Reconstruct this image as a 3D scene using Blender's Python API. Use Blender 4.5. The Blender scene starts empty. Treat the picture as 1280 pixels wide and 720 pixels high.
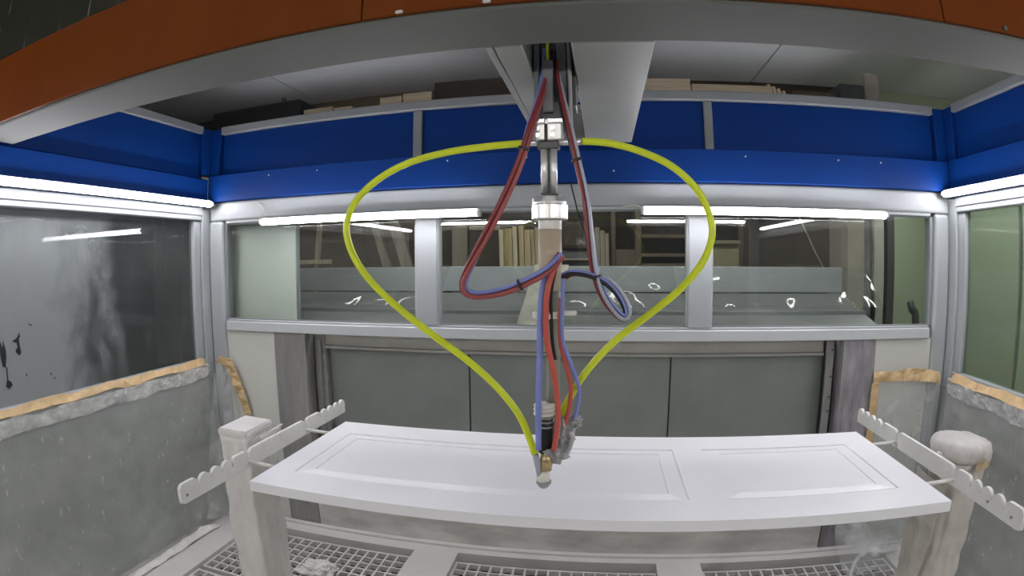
import bpy, bmesh, math, random
from mathutils import Vector, Matrix, noise
random.seed(7)
S = bpy.context.scene
COL = S.collection

# ------------------------------------------------------------------ camera
# action-camera lens (barrel distortion): angle from the axis = polynomial of the image radius
CAM_Z = 1.45
yaw, pitch, roll = math.radians(9.540), math.radians(-2.977), math.radians(0.340)
cd = bpy.data.cameras.new('camera')
cam = bpy.data.objects.new('camera', cd); COL.objects.link(cam)
S.camera = cam
cd.type = 'PANO'
cd.panorama_type = 'FISHEYE_LENS_POLYNOMIAL'
cd.sensor_width = 36.0
cd.sensor_height = 20.25
cd.fisheye_fov = math.radians(170)
cd.fisheye_polynomial_k0 = 0.0
cd.fisheye_polynomial_k1 = -0.95280006 / 18.0
cd.fisheye_polynomial_k2 = -0.00770039 / 18.0 ** 2
cd.fisheye_polynomial_k3 = 0.03212627 / 18.0 ** 3
cd.fisheye_polynomial_k4 = 0.0
cd.clip_start = 0.01
R = Matrix.Rotation(yaw, 3, 'Z') @ Matrix.Rotation(pitch, 3, 'X') @ Matrix.Rotation(roll, 3, 'Y')
Mx = Matrix((R @ Vector((1, 0, 0)), R @ Vector((0, 0, 1)), R @ Vector((0, -1, 0)))).transposed().to_4x4()
Mx.translation = (0, 0, CAM_Z)
cam.matrix_world = Mx

# ------------------------------------------------------------------ world, exposure, light levels
W = bpy.data.worlds.new('world'); S.world = W; W.use_nodes = True
W.node_tree.nodes['Background'].inputs[0].default_value = (0.80, 0.88, 1.0, 1)
W.node_tree.nodes['Background'].inputs[1].default_value = 0.03
S.view_settings.view_transform = 'Standard'
S.view_settings.look = 'None'
S.view_settings.exposure = 1.33
S.view_settings.gamma = 1.0
S.view_settings.use_curve_mapping = False
LAMP = 17.0          # emission of the booth lamps
FRONT_LAMP = 27.0     # the pair on the front frame behind the camera
GREEN_FILL = 12.5     # unseen fill tube added over the green side of the hall
LOFT_FILL = 1.7       # unseen fill tubes added behind the top rail to light the ceiling
HALL_FILL = 12.0     # emission of the unseen fill tubes added out in the hall
S.cycles.max_bounces = 10
S.cycles.transparent_max_bounces = 24

# ------------------------------------------------------------------ materials
def _n(nt, t, **kw):
    n = nt.nodes.new(t)
    for k, v in kw.items():
        n.inputs[k].default_value = v
    return n

def M(name, col, rough=0.5, metal=0.0, var=0.12, scale=5.0, bump=0.0, bscale=40.0, col2=None, stretch=(1, 1, 1), spec=0.5, detail=4.0, ramp=(0.35, 0.7)):
    m = bpy.data.materials.new(name); m.use_nodes = True
    nt = m.node_tree; b = nt.nodes['Principled BSDF']
    b.inputs['Roughness'].default_value = rough
    b.inputs['Metallic'].default_value = metal
    b.inputs['Specular IOR Level'].default_value = spec
    tc = nt.nodes.new('ShaderNodeTexCoord'); mp = nt.nodes.new('ShaderNodeMapping')
    mp.inputs['Scale'].default_value = stretch
    nt.links.new(tc.outputs['Object'], mp.inputs['Vector'])
    no = _n(nt, 'ShaderNodeTexNoise', Scale=scale, Detail=detail, Roughness=0.6)
    nt.links.new(mp.outputs[0], no.inputs['Vector'])
    r = nt.nodes.new('ShaderNodeValToRGB')
    c2 = col2 if col2 else tuple(c * (1 - var) for c in col)
    r.color_ramp.elements[0].color = (*c2, 1); r.color_ramp.elements[1].color = (*col, 1)
    r.color_ramp.elements[0].position = ramp[0]; r.color_ramp.elements[1].position = ramp[1]
    nt.links.new(no.outputs['Fac'], r.inputs['Fac'])
    nt.links.new(r.outputs['Color'], b.inputs['Base Color'])
    if bump:
        n2 = _n(nt, 'ShaderNodeTexNoise', Scale=bscale, Detail=3.0)
        nt.links.new(mp.outputs[0], n2.inputs['Vector'])
        bp = _n(nt, 'ShaderNodeBump', Strength=bump, Distance=0.01)
        nt.links.new(n2.outputs['Fac'], bp.inputs['Height'])
        nt.links.new(bp.outputs[0], b.inputs['Normal'])
    return m

def emit(name, col, s):
    m = bpy.data.materials.new(name); m.use_nodes = True
    nt = m.node_tree; nt.nodes.remove(nt.nodes['Principled BSDF'])
    e = _n(nt, 'ShaderNodeEmission', Color=(*col, 1), Strength=s)
    nt.links.new(e.outputs[0], nt.nodes['Material Output'].inputs[0])
    return m

def glass(name, tint=(0.92, 0.95, 0.93), dust=0.05, dustcol=(0.5, 0.5, 0.5), rough=0.0):
    m = bpy.data.materials.new(name); m.use_nodes = True
    nt = m.node_tree; nt.nodes.remove(nt.nodes['Principled BSDF'])
    tr = _n(nt, 'ShaderNodeBsdfTransparent', Color=(*tint, 1))
    gl = _n(nt, 'ShaderNodeBsdfGlossy', Roughness=rough)
    lw = nt.nodes.new('ShaderNodeLayerWeight')
    pw = nt.nodes.new('ShaderNodeMath'); pw.operation = 'POWER'; pw.inputs[1].default_value = 5.0
    nt.links.new(lw.outputs['Facing'], pw.inputs[0])
    fr = nt.nodes.new('ShaderNodeMath'); fr.operation = 'MULTIPLY_ADD'; fr.inputs[1].default_value = 0.96; fr.inputs[2].default_value = 0.04
    nt.links.new(pw.outputs[0], fr.inputs[0])
    mx = nt.nodes.new('ShaderNodeMixShader')
    nt.links.new(fr.outputs[0], mx.inputs[0]); nt.links.new(tr.outputs[0], mx.inputs[1]); nt.links.new(gl.outputs[0], mx.inputs[2])
    df = _n(nt, 'ShaderNodeBsdfDiffuse', Color=(*dustcol, 1))
    m2 = nt.nodes.new('ShaderNodeMixShader'); m2.inputs[0].default_value = dust
    nt.links.new(mx.outputs[0], m2.inputs[1]); nt.links.new(df.outputs[0], m2.inputs[2])
    nt.links.new(m2.outputs[0], nt.nodes['Material Output'].inputs[0])
    return m, nt, m2, df

def film(name, opacity=0.4, col=(0.55, 0.57, 0.56), rough=0.25, gloss=0.12, bscale=14, bump=0.6, vary=0.18, fleck=0.0):
    m = bpy.data.materials.new(name); m.use_nodes = True
    nt = m.node_tree; b = nt.nodes['Principled BSDF']
    tc = nt.nodes.new('ShaderNodeTexCoord')
    n1 = _n(nt, 'ShaderNodeTexNoise', Scale=bscale, Detail=4.0, Distortion=1.2)
    nt.links.new(tc.outputs['Object'], n1.inputs['Vector'])
    bp = _n(nt, 'ShaderNodeBump', Strength=bump, Distance=0.02)
    nt.links.new(n1.outputs['Fac'], bp.inputs['Height'])
    b.inputs['Base Color'].default_value = (*col, 1); b.inputs['Roughness'].default_value = rough
    nt.links.new(bp.outputs[0], b.inputs['Normal'])
    if fleck:
        n3 = _n(nt, 'ShaderNodeTexNoise', Scale=38.0, Detail=3.0, Roughness=0.55)
        mp = nt.nodes.new('ShaderNodeMapping'); mp.inputs['Scale'].default_value = (1, 1, 0.45)
        nt.links.new(tc.outputs['Object'], mp.inputs['Vector']); nt.links.new(mp.outputs[0], n3.inputs['Vector'])
        rp_ = nt.nodes.new('ShaderNodeValToRGB'); rp_.color_ramp.elements[0].position = fleck; rp_.color_ramp.elements[1].position = fleck + 0.06
        rp_.color_ramp.elements[0].color = (*col, 1); rp_.color_ramp.elements[1].color = (0.80, 0.81, 0.79, 1)
        nt.links.new(n3.outputs['Fac'], rp_.inputs['Fac']); nt.links.new(rp_.outputs['Color'], b.inputs['Base Color'])
    tr = _n(nt, 'ShaderNodeBsdfTransparent', Color=(0.95, 0.96, 0.96, 1))
    n2 = _n(nt, 'ShaderNodeTexNoise', Scale=bscale * 0.6, Detail=5.0)
    nt.links.new(tc.outputs['Object'], n2.inputs['Vector'])
    mr = nt.nodes.new('ShaderNodeMapRange')
    mr.inputs['From Min'].default_value = 0.35; mr.inputs['From Max'].default_value = 0.7
    mr.inputs['To Min'].default_value = max(0, opacity - vary); mr.inputs['To Max'].default_value = min(1, opacity + vary)
    nt.links.new(n2.outputs['Fac'], mr.inputs['Value'])
    mx = nt.nodes.new('ShaderNodeMixShader')
    nt.links.new(mr.outputs[0], mx.inputs[0]); nt.links.new(tr.outputs[0], mx.inputs[1]); nt.links.new(b.outputs[0], mx.inputs[2])
    nt.links.new(mx.outputs[0], nt.nodes['Material Output'].inputs[0])
    return m

WHITE = M('door_white', (0.80, 0.80, 0.82), 0.28, var=0.02)
OFFW = M('sprayed_white', (0.70, 0.70, 0.66), 0.6, var=0.10, scale=12, bump=0.25, bscale=45)
WRAP = M('wrap_white', (0.72, 0.70, 0.67), 0.45, var=0.14, scale=9, bump=0.25, bscale=22)
WRAPD = M('wrap_dusty', (0.64, 0.61, 0.55), 0.55, var=0.25, scale=8, bump=0.35, bscale=24)
WRAPH = M('wrap_head', (0.60, 0.575, 0.54), 0.5, var=0.2, scale=14, bump=0.3, bscale=30)
WRAPTAN = M('tan_stain', (0.50, 0.40, 0.26), 0.6, var=0.3)
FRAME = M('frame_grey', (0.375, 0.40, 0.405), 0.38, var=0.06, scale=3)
FRAMED = M('frame_grey_dark', (0.24, 0.26, 0.27), 0.45, var=0.1)  # darker grey for beads, gaskets and the board edge
SILL = M('sill_grey_lit', (0.52, 0.545, 0.55), 0.4, var=0.06)  # lighter than the frame, in place of lamp light that misses the sill
TRIM = M('trim_grey', (0.22, 0.235, 0.24), 0.45, var=0.08)
BLUE = M('blue_panel', (0.0012, 0.034, 0.195), 0.5, var=0.12, scale=2, spec=0.15)
PANELW = M('panel_cream', (0.60, 0.61, 0.56), 0.55, var=0.07, scale=2)
METAL = M('dull_metal', (0.36, 0.355, 0.345), 0.5, 0.35, var=0.3, scale=5, stretch=(3, 3, 0.6))
METALD = M('dusty_metal', (0.33, 0.33, 0.31), 0.65, 0.0, var=0.45, scale=6, stretch=(1, 1, 2.5))
EXH = M('exhaust_header_metal', (0.40, 0.39, 0.35), 0.5, 0.1, var=0.18, scale=4)
DUST = M('overspray_dusted_metal', (0.70, 0.69, 0.65), 0.7, var=0.4, scale=4, stretch=(0.7, 1, 2.0), detail=6)
BACKP = M('exhaust_panel', (0.265, 0.285, 0.27), 0.5, 0.1, var=0.22, scale=2.0)
DARK = M('dark_gap', (0.05, 0.05, 0.05), 0.8)
PURPLE = M('torn_grey', (0.38, 0.365, 0.385), 0.7, var=0.5, scale=9, stretch=(2, 2, 0.5), bump=0.4)
FLOORM = M('booth_floor', (0.62, 0.61, 0.575), 0.65, var=0.09, scale=3.5, bump=0.08, bscale=18)
HFLOOR = M('hall_floor', (0.12, 0.13, 0.11), 0.8, var=0.3)
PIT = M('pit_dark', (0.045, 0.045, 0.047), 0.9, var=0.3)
GRATE = M('grate_bar', (0.60, 0.59, 0.57), 0.6, var=0.12, scale=30)
WALLP = M('sheeted_panel', (0.45, 0.475, 0.445), 0.42, var=0.16, scale=1.6, col2=(0.36, 0.38, 0.36), bump=0.06, bscale=5)
WALLR = M('sheeted_panel_right', (0.42, 0.43, 0.425), 0.42, var=0.16, scale=1.6, bump=0.06, bscale=5)
TAPE = M('masking_paper', (0.66, 0.47, 0.25), 0.7, var=0.22, scale=14, bump=0.3, bscale=40)
FILMC = film('clear_film', 0.30, (0.66, 0.67, 0.65), 0.12, bscale=12, bump=0.9, vary=0.2)
FILMG = film('grey_film', 0.5, (0.47, 0.49, 0.465), 0.22, bscale=5, bump=0.8, vary=0.13, fleck=0.66)
FILML = film('light_film', 0.16, (0.5, 0.5, 0.5), 0.06, bscale=7, bump=0.5, vary=0.08)
FILMP = film('pale_film', 0.55, (0.62, 0.58, 0.50), 0.35, bscale=10, bump=0.5)
ORANGE = M('orange_cover', (0.13, 0.030, 0.0025), 0.5, var=0.16, scale=3, spec=0.1, stretch=(1.5, 1, 0.6))
ARM = M('arm_grey', (0.30, 0.31, 0.29), 0.42, var=0.06, scale=4)
BEAM = M('beam_grey_shaded', (0.135, 0.14, 0.128), 0.6, var=0.06, scale=4, spec=0.12)  # arm paint darkened, shade under the beam put into the colour
SCRATCH = M('dark_streaked', (0.02, 0.02, 0.013), 0.5, scale=26, stretch=(1.6, 1, 0.14), col2=(0.30, 0.30, 0.26), ramp=(0.27, 0.36), detail=6, spec=0.1)
CHROME = M('chrome', (0.88, 0.88, 0.89), 0.24, 1.0, var=0.02)
RODM = M('polished_rod', (0.86, 0.86, 0.86), 0.42, 0.75, var=0.02)
ALU = M('aluminium', (0.72, 0.72, 0.70), 0.3, 0.85, var=0.08, scale=20)
STEELD = M('dark_steel', (0.12, 0.12, 0.125), 0.45, 0.4, var=0.2)
RAILB = M('guide_rail', (0.22, 0.25, 0.28), 0.35, 0.6, var=0.1)
TAN = M('tan_sleeve', (0.54, 0.45, 0.33), 0.5, var=0.14, scale=8)
PALE = M('pale_plastic', (0.70, 0.69, 0.62), 0.4, var=0.05)
OLIVE = M('pole_grey_green', (0.33, 0.34, 0.28), 0.45, 0.2, var=0.1)
BLACK = M('black_rubber', (0.014, 0.014, 0.016), 0.45, var=0.1)
YEL = M('yellow_hose', (0.66, 0.76, 0.02), 0.35, var=0.10, scale=20)
BRED = M('bundle_red', (0.34, 0.075, 0.075), 0.45, var=0.15, scale=15)
RED = M('red_hose', (0.56, 0.105, 0.075), 0.4, var=0.15, scale=15)
DRED = M('dark_red_hose', (0.22, 0.03, 0.03), 0.4, var=0.2)
BLU = M('blue_hose', (0.22, 0.27, 0.62), 0.4, var=0.15, scale=15)
GRYH = M('grey_hose', (0.40, 0.42, 0.50), 0.35, var=0.12)
BRASS = M('brass', (0.55, 0.42, 0.22), 0.35, 0.7, var=0.2)
FOIL = M('crumpled_foil', (0.50, 0.50, 0.51), 0.3, 0.6, var=0.5, scale=50, bump=0.7, bscale=80)
CEIL = M('ceiling_panel', (0.70, 0.70, 0.73), 0.6, var=0.05)
HBROWN = M('hall_brown', (0.25, 0.20, 0.135), 0.8, var=0.25, scale=2)
HDARK = M('hall_dark_brown', (0.055, 0.042, 0.027), 0.7, var=0.3, scale=3)
HGREEN = M('hall_green', (0.43, 0.50, 0.36), 0.6, var=0.08, scale=2)
HGREEND = M('cabinet_green', (0.36, 0.41, 0.315), 0.5, var=0.08, scale=2)
HGREY = M('hall_grey', (0.10, 0.11, 0.11), 0.8, var=0.3)
WOOD = M('raw_board', (0.50, 0.39, 0.22), 0.65, var=0.35, scale=5, stretch=(8, 8, 0.5))
WOODL = M('pale_board', (0.56, 0.47, 0.33), 0.65, var=0.25, scale=5, stretch=(8, 8, 0.6))
WOODG = M('grey_board', (0.30, 0.26, 0.20), 0.7, var=0.25, scale=5, stretch=(6, 6, 0.5))
WOODP = M('sawn_pine', (0.80, 0.66, 0.45), 0.65, var=0.25, scale=5, stretch=(0.8, 6, 8))
WOODD = M('dark_board', (0.12, 0.09, 0.06), 0.7, var=0.3, scale=5)
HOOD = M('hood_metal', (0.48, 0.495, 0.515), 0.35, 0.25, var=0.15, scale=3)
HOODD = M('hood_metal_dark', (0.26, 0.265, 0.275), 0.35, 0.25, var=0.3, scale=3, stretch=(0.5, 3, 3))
CONC = M('column_beige', (0.42, 0.38, 0.32), 0.8, var=0.15)
PAPERL = M('column_pale', (0.55, 0.55, 0.48), 0.7, var=0.2, scale=10)
DUCT = M('black_duct', (0.016, 0.018, 0.02), 0.6)
CARTON = M('olive_carton', (0.24, 0.215, 0.13), 0.7, var=0.2)
PANE, *_ = glass('clear_pane', dust=0.012, dustcol=(0.42, 0.42, 0.40))
PANER, *_ = glass('green_pane', (0.88, 0.95, 0.88), dust=0.06, dustcol=(0.42, 0.46, 0.40))
LIT = emit('lamp_light', (0.955, 0.93, 1.0), LAMP)
FLIT = emit('front_lamp_light', (1.0, 0.96, 0.89), FRONT_LAMP)
LLIT = emit('loft_fill_light', (0.95, 0.97, 1.0), LOFT_FILL)
GLIT = emit('green_side_fill_light', (1.0, 0.98, 0.92), GREEN_FILL)
HLIT = emit('hall_fill_light', (1.0, 0.97, 0.92), HALL_FILL)

def shiny_film(name, dust=0.05, scale=3.5, strength=0.6):
    m, nt, mx, df = glass(name, (0.93, 0.94, 0.94), dust, (0.6, 0.6, 0.6), 0.025)
    tc = nt.nodes.new('ShaderNodeTexCoord'); n1 = _n(nt, 'ShaderNodeTexNoise', Scale=scale, Detail=1.0, Distortion=1.6)
    nt.links.new(tc.outputs['Object'], n1.inputs['Vector'])
    bp = _n(nt, 'ShaderNodeBump', Strength=strength, Distance=0.02); nt.links.new(n1.outputs['Fac'], bp.inputs['Height'])
    for n in nt.nodes:
        if n.bl_idname == 'ShaderNodeBsdfGlossy': nt.links.new(bp.outputs[0], n.inputs['Normal'])
    return m
SHINY = shiny_film('shiny_film')
def dusty_pane():
    """left pane: overspray clouds it, thinnest towards its far end; peeled holes in the film show the dark hall"""
    m, nt, mix, df = glass('oversprayed_pane', (0.75, 0.78, 0.78))
    tc = nt.nodes.new('ShaderNodeTexCoord')
    sx = nt.nodes.new('ShaderNodeSeparateXYZ'); nt.links.new(tc.outputs['Generated'], sx.inputs[0])
    no = _n(nt, 'ShaderNodeTexNoise', Scale=2.6, Detail=5.0, Roughness=0.55, Distortion=0.4)
    mp = nt.nodes.new('ShaderNodeMapping'); mp.inputs['Scale'].default_value = (1, 1.4, 0.8)
    nt.links.new(tc.outputs['Object'], mp.inputs['Vector']); nt.links.new(mp.outputs[0], no.inputs['Vector'])
    def mth(op, a, b):
        n = nt.nodes.new('ShaderNodeMath'); n.operation = op
        for i, v in enumerate((a, b)):
            if isinstance(v, (int, float)): n.inputs[i].default_value = v
            else: nt.links.new(v, n.inputs[i])
        return n.outputs[0]
    def mr(v, a, b, c, d):
        n = nt.nodes.new('ShaderNodeMapRange'); n.interpolation_type = 'SMOOTHSTEP'
        nt.links.new(v, n.inputs['Value'])
        for k, x in zip(('From Min', 'From Max', 'To Min', 'To Max'), (a, b, c, d)): n.inputs[k].default_value = x
        return n.outputs[0]
    w = mth('MULTIPLY', mth('SUBTRACT', no.outputs['Fac'], 0.5), 0.34)
    yy = mth('ADD', sx.outputs['Y'], w)
    body = mr(yy, 0.73, 0.86, 0.86, 0.10)          # along the wall
    top = mr(mth('ADD', sx.outputs['Z'], w), 0.70, 0.96, 1.0, 0.45)
    f = mth('MULTIPLY', body, top)
    f = mth('ADD', f, mth('MULTIPLY', w, 0.5))
    nt.links.new(f, mix.inputs[0])
    df.inputs['Color'].default_value = (0.335, 0.36, 0.355, 1)
    return m
DUSTP = dusty_pane()

# ------------------------------------------------------------------ builders
WORG = {}
def link(name, me, mat, parent=None, org=None):
    """mesh made in world coordinates -> object with its own origin, child of parent"""
    if mat is not None and not me.materials:
        me.materials.append(mat)
    if org is None:
        xs = [v.co for v in me.vertices]
        org = Vector([(min(c[i] for c in xs) + max(c[i] for c in xs)) / 2 for i in range(3)]) if xs else Vector()
    org = Vector(org)
    me.transform(Matrix.Translation(-org))
    o = bpy.data.objects.new(name, me); COL.objects.link(o)
    if parent is not None:
        o.parent = parent; o.location = org - WORG[parent.name]
    else:
        o.location = org
    WORG[o.name] = org
    return o

def obj(name, bm, mat, parent=None, smooth=False, org=None):
    bmesh.ops.recalc_face_normals(bm, faces=bm.faces[:])
    me = bpy.data.meshes.new(name); bm.to_mesh(me); bm.free()
    if smooth:
        for p in me.polygons: p.use_smooth = True
    return link(name, me, mat, parent, org)

def share(name, me, loc, parent, rot=None):
    """another piece that shares a mesh; loc in world coordinates"""
    o = bpy.data.objects.new(name, me); COL.objects.link(o)
    o.parent = parent; o.location = Vector(loc) - (WORG[parent.name] if parent else Vector())
    if rot: o.rotation_euler = rot
    WORG[o.name] = Vector(loc)
    return o

def tag(o, label=None, cat=None, group=None, kind=None):
    if label: o['label'] = label
    if cat: o['category'] = cat
    if group: o['group'] = group
    if kind: o['kind'] = kind
    return o

def T(name, label, cat, loc, group=None, kind=None):
    o = bpy.data.objects.new(name, None); COL.objects.link(o); o.empty_display_size = 0.05
    o.location = loc; WORG[o.name] = Vector(loc)
    return tag(o, label, cat, group, kind)

def box(bm, x0, x1, y0, y1, z0, z1, bev=0.0, seg=1):
    g = bmesh.ops.create_cube(bm, size=1.0)
    vs = g['verts']
    bmesh.ops.scale(bm, vec=(x1 - x0, y1 - y0, z1 - z0), verts=vs)
    bmesh.ops.translate(bm, vec=((x0 + x1) / 2, (y0 + y1) / 2, (z0 + z1) / 2), verts=vs)
    if bev > 0:
        es = list({e for v in vs for e in v.link_edges})
        bmesh.ops.bevel(bm, geom=es, offset=bev, segments=seg, affect='EDGES', profile=0.5)
    return bm

def B(*a, **k):
    return box(bmesh.new(), *a, **k)

def part(name, mat, parent, x0, x1, y0, y1, z0, z1, bev=0.003, seg=1, smooth=False):
    return obj(name, B(x0, x1, y0, y1, z0, z1, bev=bev, seg=seg), mat, parent, smooth)

def prism(bm, poly, axis, a, b):
    """extrude a polygon of (u, v) along axis from a to b"""
    f = {'X': lambda u, v, t: (t, u, v), 'Y': lambda u, v, t: (u, t, v), 'Z': lambda u, v, t: (u, v, t)}[axis]
    v0 = [bm.verts.new(f(u, v, a)) for u, v in poly]; v1 = [bm.verts.new(f(u, v, b)) for u, v in poly]
    n = len(poly)
    bm.faces.new(v0); bm.faces.new(v1[::-1])
    for i in range(n):
        bm.faces.new((v0[i], v0[(i + 1) % n], v1[(i + 1) % n], v1[i]))
    return bm

def smoothpath(pts, sub=6):
    P = [Vector(p) for p in pts]; out = []
    for i in range(len(P) - 1):
        p0 = P[max(i - 1, 0)]; p1 = P[i]; p2 = P[i + 1]; p3 = P[min(i + 2, len(P) - 1)]
        for k in range(sub):
            t = k / sub
            out.append(0.5 * ((2 * p1) + (p2 - p0) * t + (2 * p0 - 5 * p1 + 4 * p2 - p3) * t * t + (3 * p1 - p0 - 3 * p2 + p3) * t ** 3))
    out.append(P[-1]); return out

def frames(path):
    tan = [(path[min(i + 1, len(path) - 1)] - path[max(i - 1, 0)]).normalized() for i in range(len(path))]
    up = Vector((0, 1, 0)) if abs(tan[0].y) < 0.9 else Vector((1, 0, 0))
    n = (up - tan[0] * up.dot(tan[0])).normalized(); fr = []
    for t in tan:
        n = (n - t * n.dot(t)).normalized(); fr.append((t, n, t.cross(n)))
    return fr

def tube(bm, path, r, seg=10, cap=True):
    fr = frames(path); rings = []
    for i, (p, (t, n, b)) in enumerate(zip(path, fr)):
        rr = r[i] if isinstance(r, (list, tuple)) else r
        rings.append([bm.verts.new(p + (n * math.cos(2 * math.pi * k / seg) + b * math.sin(2 * math.pi * k / seg)) * rr) for k in range(seg)])
    for a, c in zip(rings, rings[1:]):
        for k in range(seg):
            bm.faces.new((a[k], a[(k + 1) % seg], c[(k + 1) % seg], c[k]))
    if cap:
        bm.faces.new(rings[0][::-1]); bm.faces.new(rings[-1])
    return bm

def cyl(bm, p0, p1, r, seg=20):
    return tube(bm, [Vector(p0), Vector(p1)], r, seg)

def lathe(bm, cx, cy, prof, seg=32):
    """prof: (radius, z) from bottom to top, about the vertical through cx, cy"""
    rings = [[bm.verts.new((cx + r * math.cos(2 * math.pi * k / seg), cy + r * math.sin(2 * math.pi * k / seg), z)) for k in range(seg)] for r, z in prof]
    for a, c in zip(rings, rings[1:]):
        for k in range(seg):
            bm.faces.new((a[k], a[(k + 1) % seg], c[(k + 1) % seg], c[k]))
    bm.faces.new(rings[0][::-1]); bm.faces.new(rings[-1])
    return bm

def nz(p, s=1.0, o=0.0):
    return noise.noise(Vector(p) * s + Vector((o, o * 1.7, o * 0.3)))

def sheet(name, mat, parent, fn, nu, nv, thick=0.0015, wr=0.006, ws=9.0, seed=0.0, smooth=True):
    """crinkled sheet: fn(u, v) -> point; wrinkles push it along its normal"""
    bm = bmesh.new(); g = []
    for i in range(nu + 1):
        row = []
        for j in range(nv + 1):
            u, v = i / nu, j / nv
            p = Vector(fn(u, v))
            d1 = Vector(fn(min(u + 0.01, 1), v)) - Vector(fn(max(u - 0.01, 0), v)); d2 = Vector(fn(u, min(v + 0.01, 1))) - Vector(fn(u, max(v - 0.01, 0)))
            n = d1.cross(d2)
            n = n.normalized() if n.length > 1e-9 else Vector((0, 0, 1))
            w = (abs(nz(p, ws, seed)) - 0.25) * wr * 2 + nz(p, ws * 3, seed + 5) * wr * 0.5
            row.append(bm.verts.new(p + n * w))
        g.append(row)
    for i in range(nu):
        for j in range(nv):
            bm.faces.new((g[i][j], g[i + 1][j], g[i + 1][j + 1], g[i][j + 1]))
    if thick:
        bmesh.ops.recalc_face_normals(bm, faces=bm.faces[:])
        bmesh.ops.solidify(bm, geom=bm.faces[:], thickness=thick)
    return obj(name, bm, mat, parent, smooth)

def ribbon(name, mat, parent, path, w0, nw=4, thick=0.002, wr=0.008, ws=14, seed=0.0):
    """a crumpled strip; path: (centre point, half-width vector)"""
    def fn(u, v):
        t = u * (len(path) - 1); i = min(int(t), len(path) - 2); f = t - i
        c = Vector(path[i][0]).lerp(Vector(path[i + 1][0]), f); h = Vector(path[i][1]).lerp(Vector(path[i + 1][1]), f)
        return c + h * (2 * v - 1)
    return sheet(name, mat, parent, fn, w0, nw, thick, wr, ws, seed, smooth=False)

# ------------------------------------------------------------------ floor with its pits
XL, XR, YB = -2.13, 1.764, 2.40
fl = T('floor', 'pale painted booth floor with recessed grate pits', None, (0, 0.5, 0), kind='structure')
pits = [(-1.862, -0.895, 1.18, 2.30), (-0.672, 0.305, 1.76, 2.325), (0.520, 1.500, 1.76, 2.325)]
bm = bmesh.new()
xs = [XL, -1.862, -0.895, -0.672, 0.305, 0.520, 1.500, XR]
for i in range(7):
    pit = {1: pits[0], 3: pits[1], 5: pits[2]}.get(i)
    if pit:
        box(bm, xs[i], xs[i + 1], -1.2, pit[2], -0.06, 0); box(bm, xs[i], xs[i + 1], pit[3], 2.56, -0.06, 0)
    else:
        box(bm, xs[i], xs[i + 1], -1.2, 2.56, -0.06, 0)
obj('floor_slab', bm, FLOORM, fl)
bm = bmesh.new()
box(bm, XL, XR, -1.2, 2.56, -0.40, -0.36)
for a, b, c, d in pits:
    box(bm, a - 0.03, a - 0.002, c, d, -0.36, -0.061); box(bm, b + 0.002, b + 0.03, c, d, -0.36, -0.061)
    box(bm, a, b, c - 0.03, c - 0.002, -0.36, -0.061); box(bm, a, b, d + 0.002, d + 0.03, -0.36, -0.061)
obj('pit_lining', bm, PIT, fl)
bm = bmesh.new()
box(bm, -6.0, XL, -4, 6.4, -0.06, 0); box(bm, XR, 5.0, -4, 6.4, -0.06, 0)
box(bm, XL, XR, 2.56, 6.4, -0.06, 0); box(bm, XL, XR, -4, -1.2, -0.06, 0)
obj('hall_floor_slab', bm, HFLOOR, fl)

# grates: every bar its own piece
PITCH = 0.055
def grate(x0, x1, y0, y1, label):
    z1 = -0.020; h = 0.030
    t = T('floor_grate', label, 'grate', ((x0 + x1) / 2, (y0 + y1) / 2, z1 - h), 'steel grates set in the booth floor')
    bm = bmesh.new(); fw = 0.012
    box(bm, x0, x0 + fw, y0, y1, z1 - h, z1); box(bm, x1 - fw, x1, y0, y1, z1 - h, z1)
    box(bm, x0 + fw, x1 - fw, y0, y0 + fw, z1 - h, z1); box(bm, x0 + fw, x1 - fw, y1 - fw, y1, z1 - h, z1)
    obj('grate_frame', bm, GRATE, t)
    yl = y1 - y0 - 2 * fw; xl = x1 - x0 - 2 * fw
    ma = bpy.data.meshes.new('bearing_bar'); b1 = B(-0.0045, 0.0045, -yl / 2, yl / 2, -h / 2, h / 2); b1.to_mesh(ma); b1.free(); ma.materials.append(GRATE)
    mb = bpy.data.meshes.new('cross_bar'); b2 = B(-xl / 2, xl / 2, -0.0045, 0.0045, -h / 2 + 0.003, h / 2 - 0.001); b2.to_mesh(mb); b2.free(); mb.materials.append(GRATE)
    n = round(xl / PITCH)
    for i in range(1, n):
        share('bearing_bar', ma, (x0 + fw + xl * i / n, (y0 + y1) / 2, z1 - h / 2), t)
    n = round(yl / PITCH)
    for i in range(1, n):
        share('cross_bar', mb, ((x0 + x1) / 2, y0 + fw + yl * i / n, z1 - h / 2), t)
    # ledge angles that carry the grate
    bm = bmesh.new()
    box(bm, x0, x1, y1 - 0.001, y1 + 0.0, z1 - h - 0.01, z1 - h)
    box(bm, x0, x0 + 0.03, y0, y1, z1 - h - 0.01, z1 - h); box(bm, x1 - 0.03, x1, y0, y1, z1 - h - 0.01, z1 - h)
    obj('ledge_angle', bm, METALD, t)
    return t
grate(-1.858, -0.899, 1.795, 2.262, 'steel floor grate at the left, behind the square wrapped post')
grate(-1.858, -0.899, 1.20, 1.765, 'steel floor grate at the bottom left corner, nearest the left wall sheeting')
grate(-0.668, 0.301, 1.78, 2.268, 'middle steel floor grate below the centre of the white door')
grate(0.524, 1.496, 1.78, 2.280, 'right steel floor grate with a pale hose lying on it')

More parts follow.
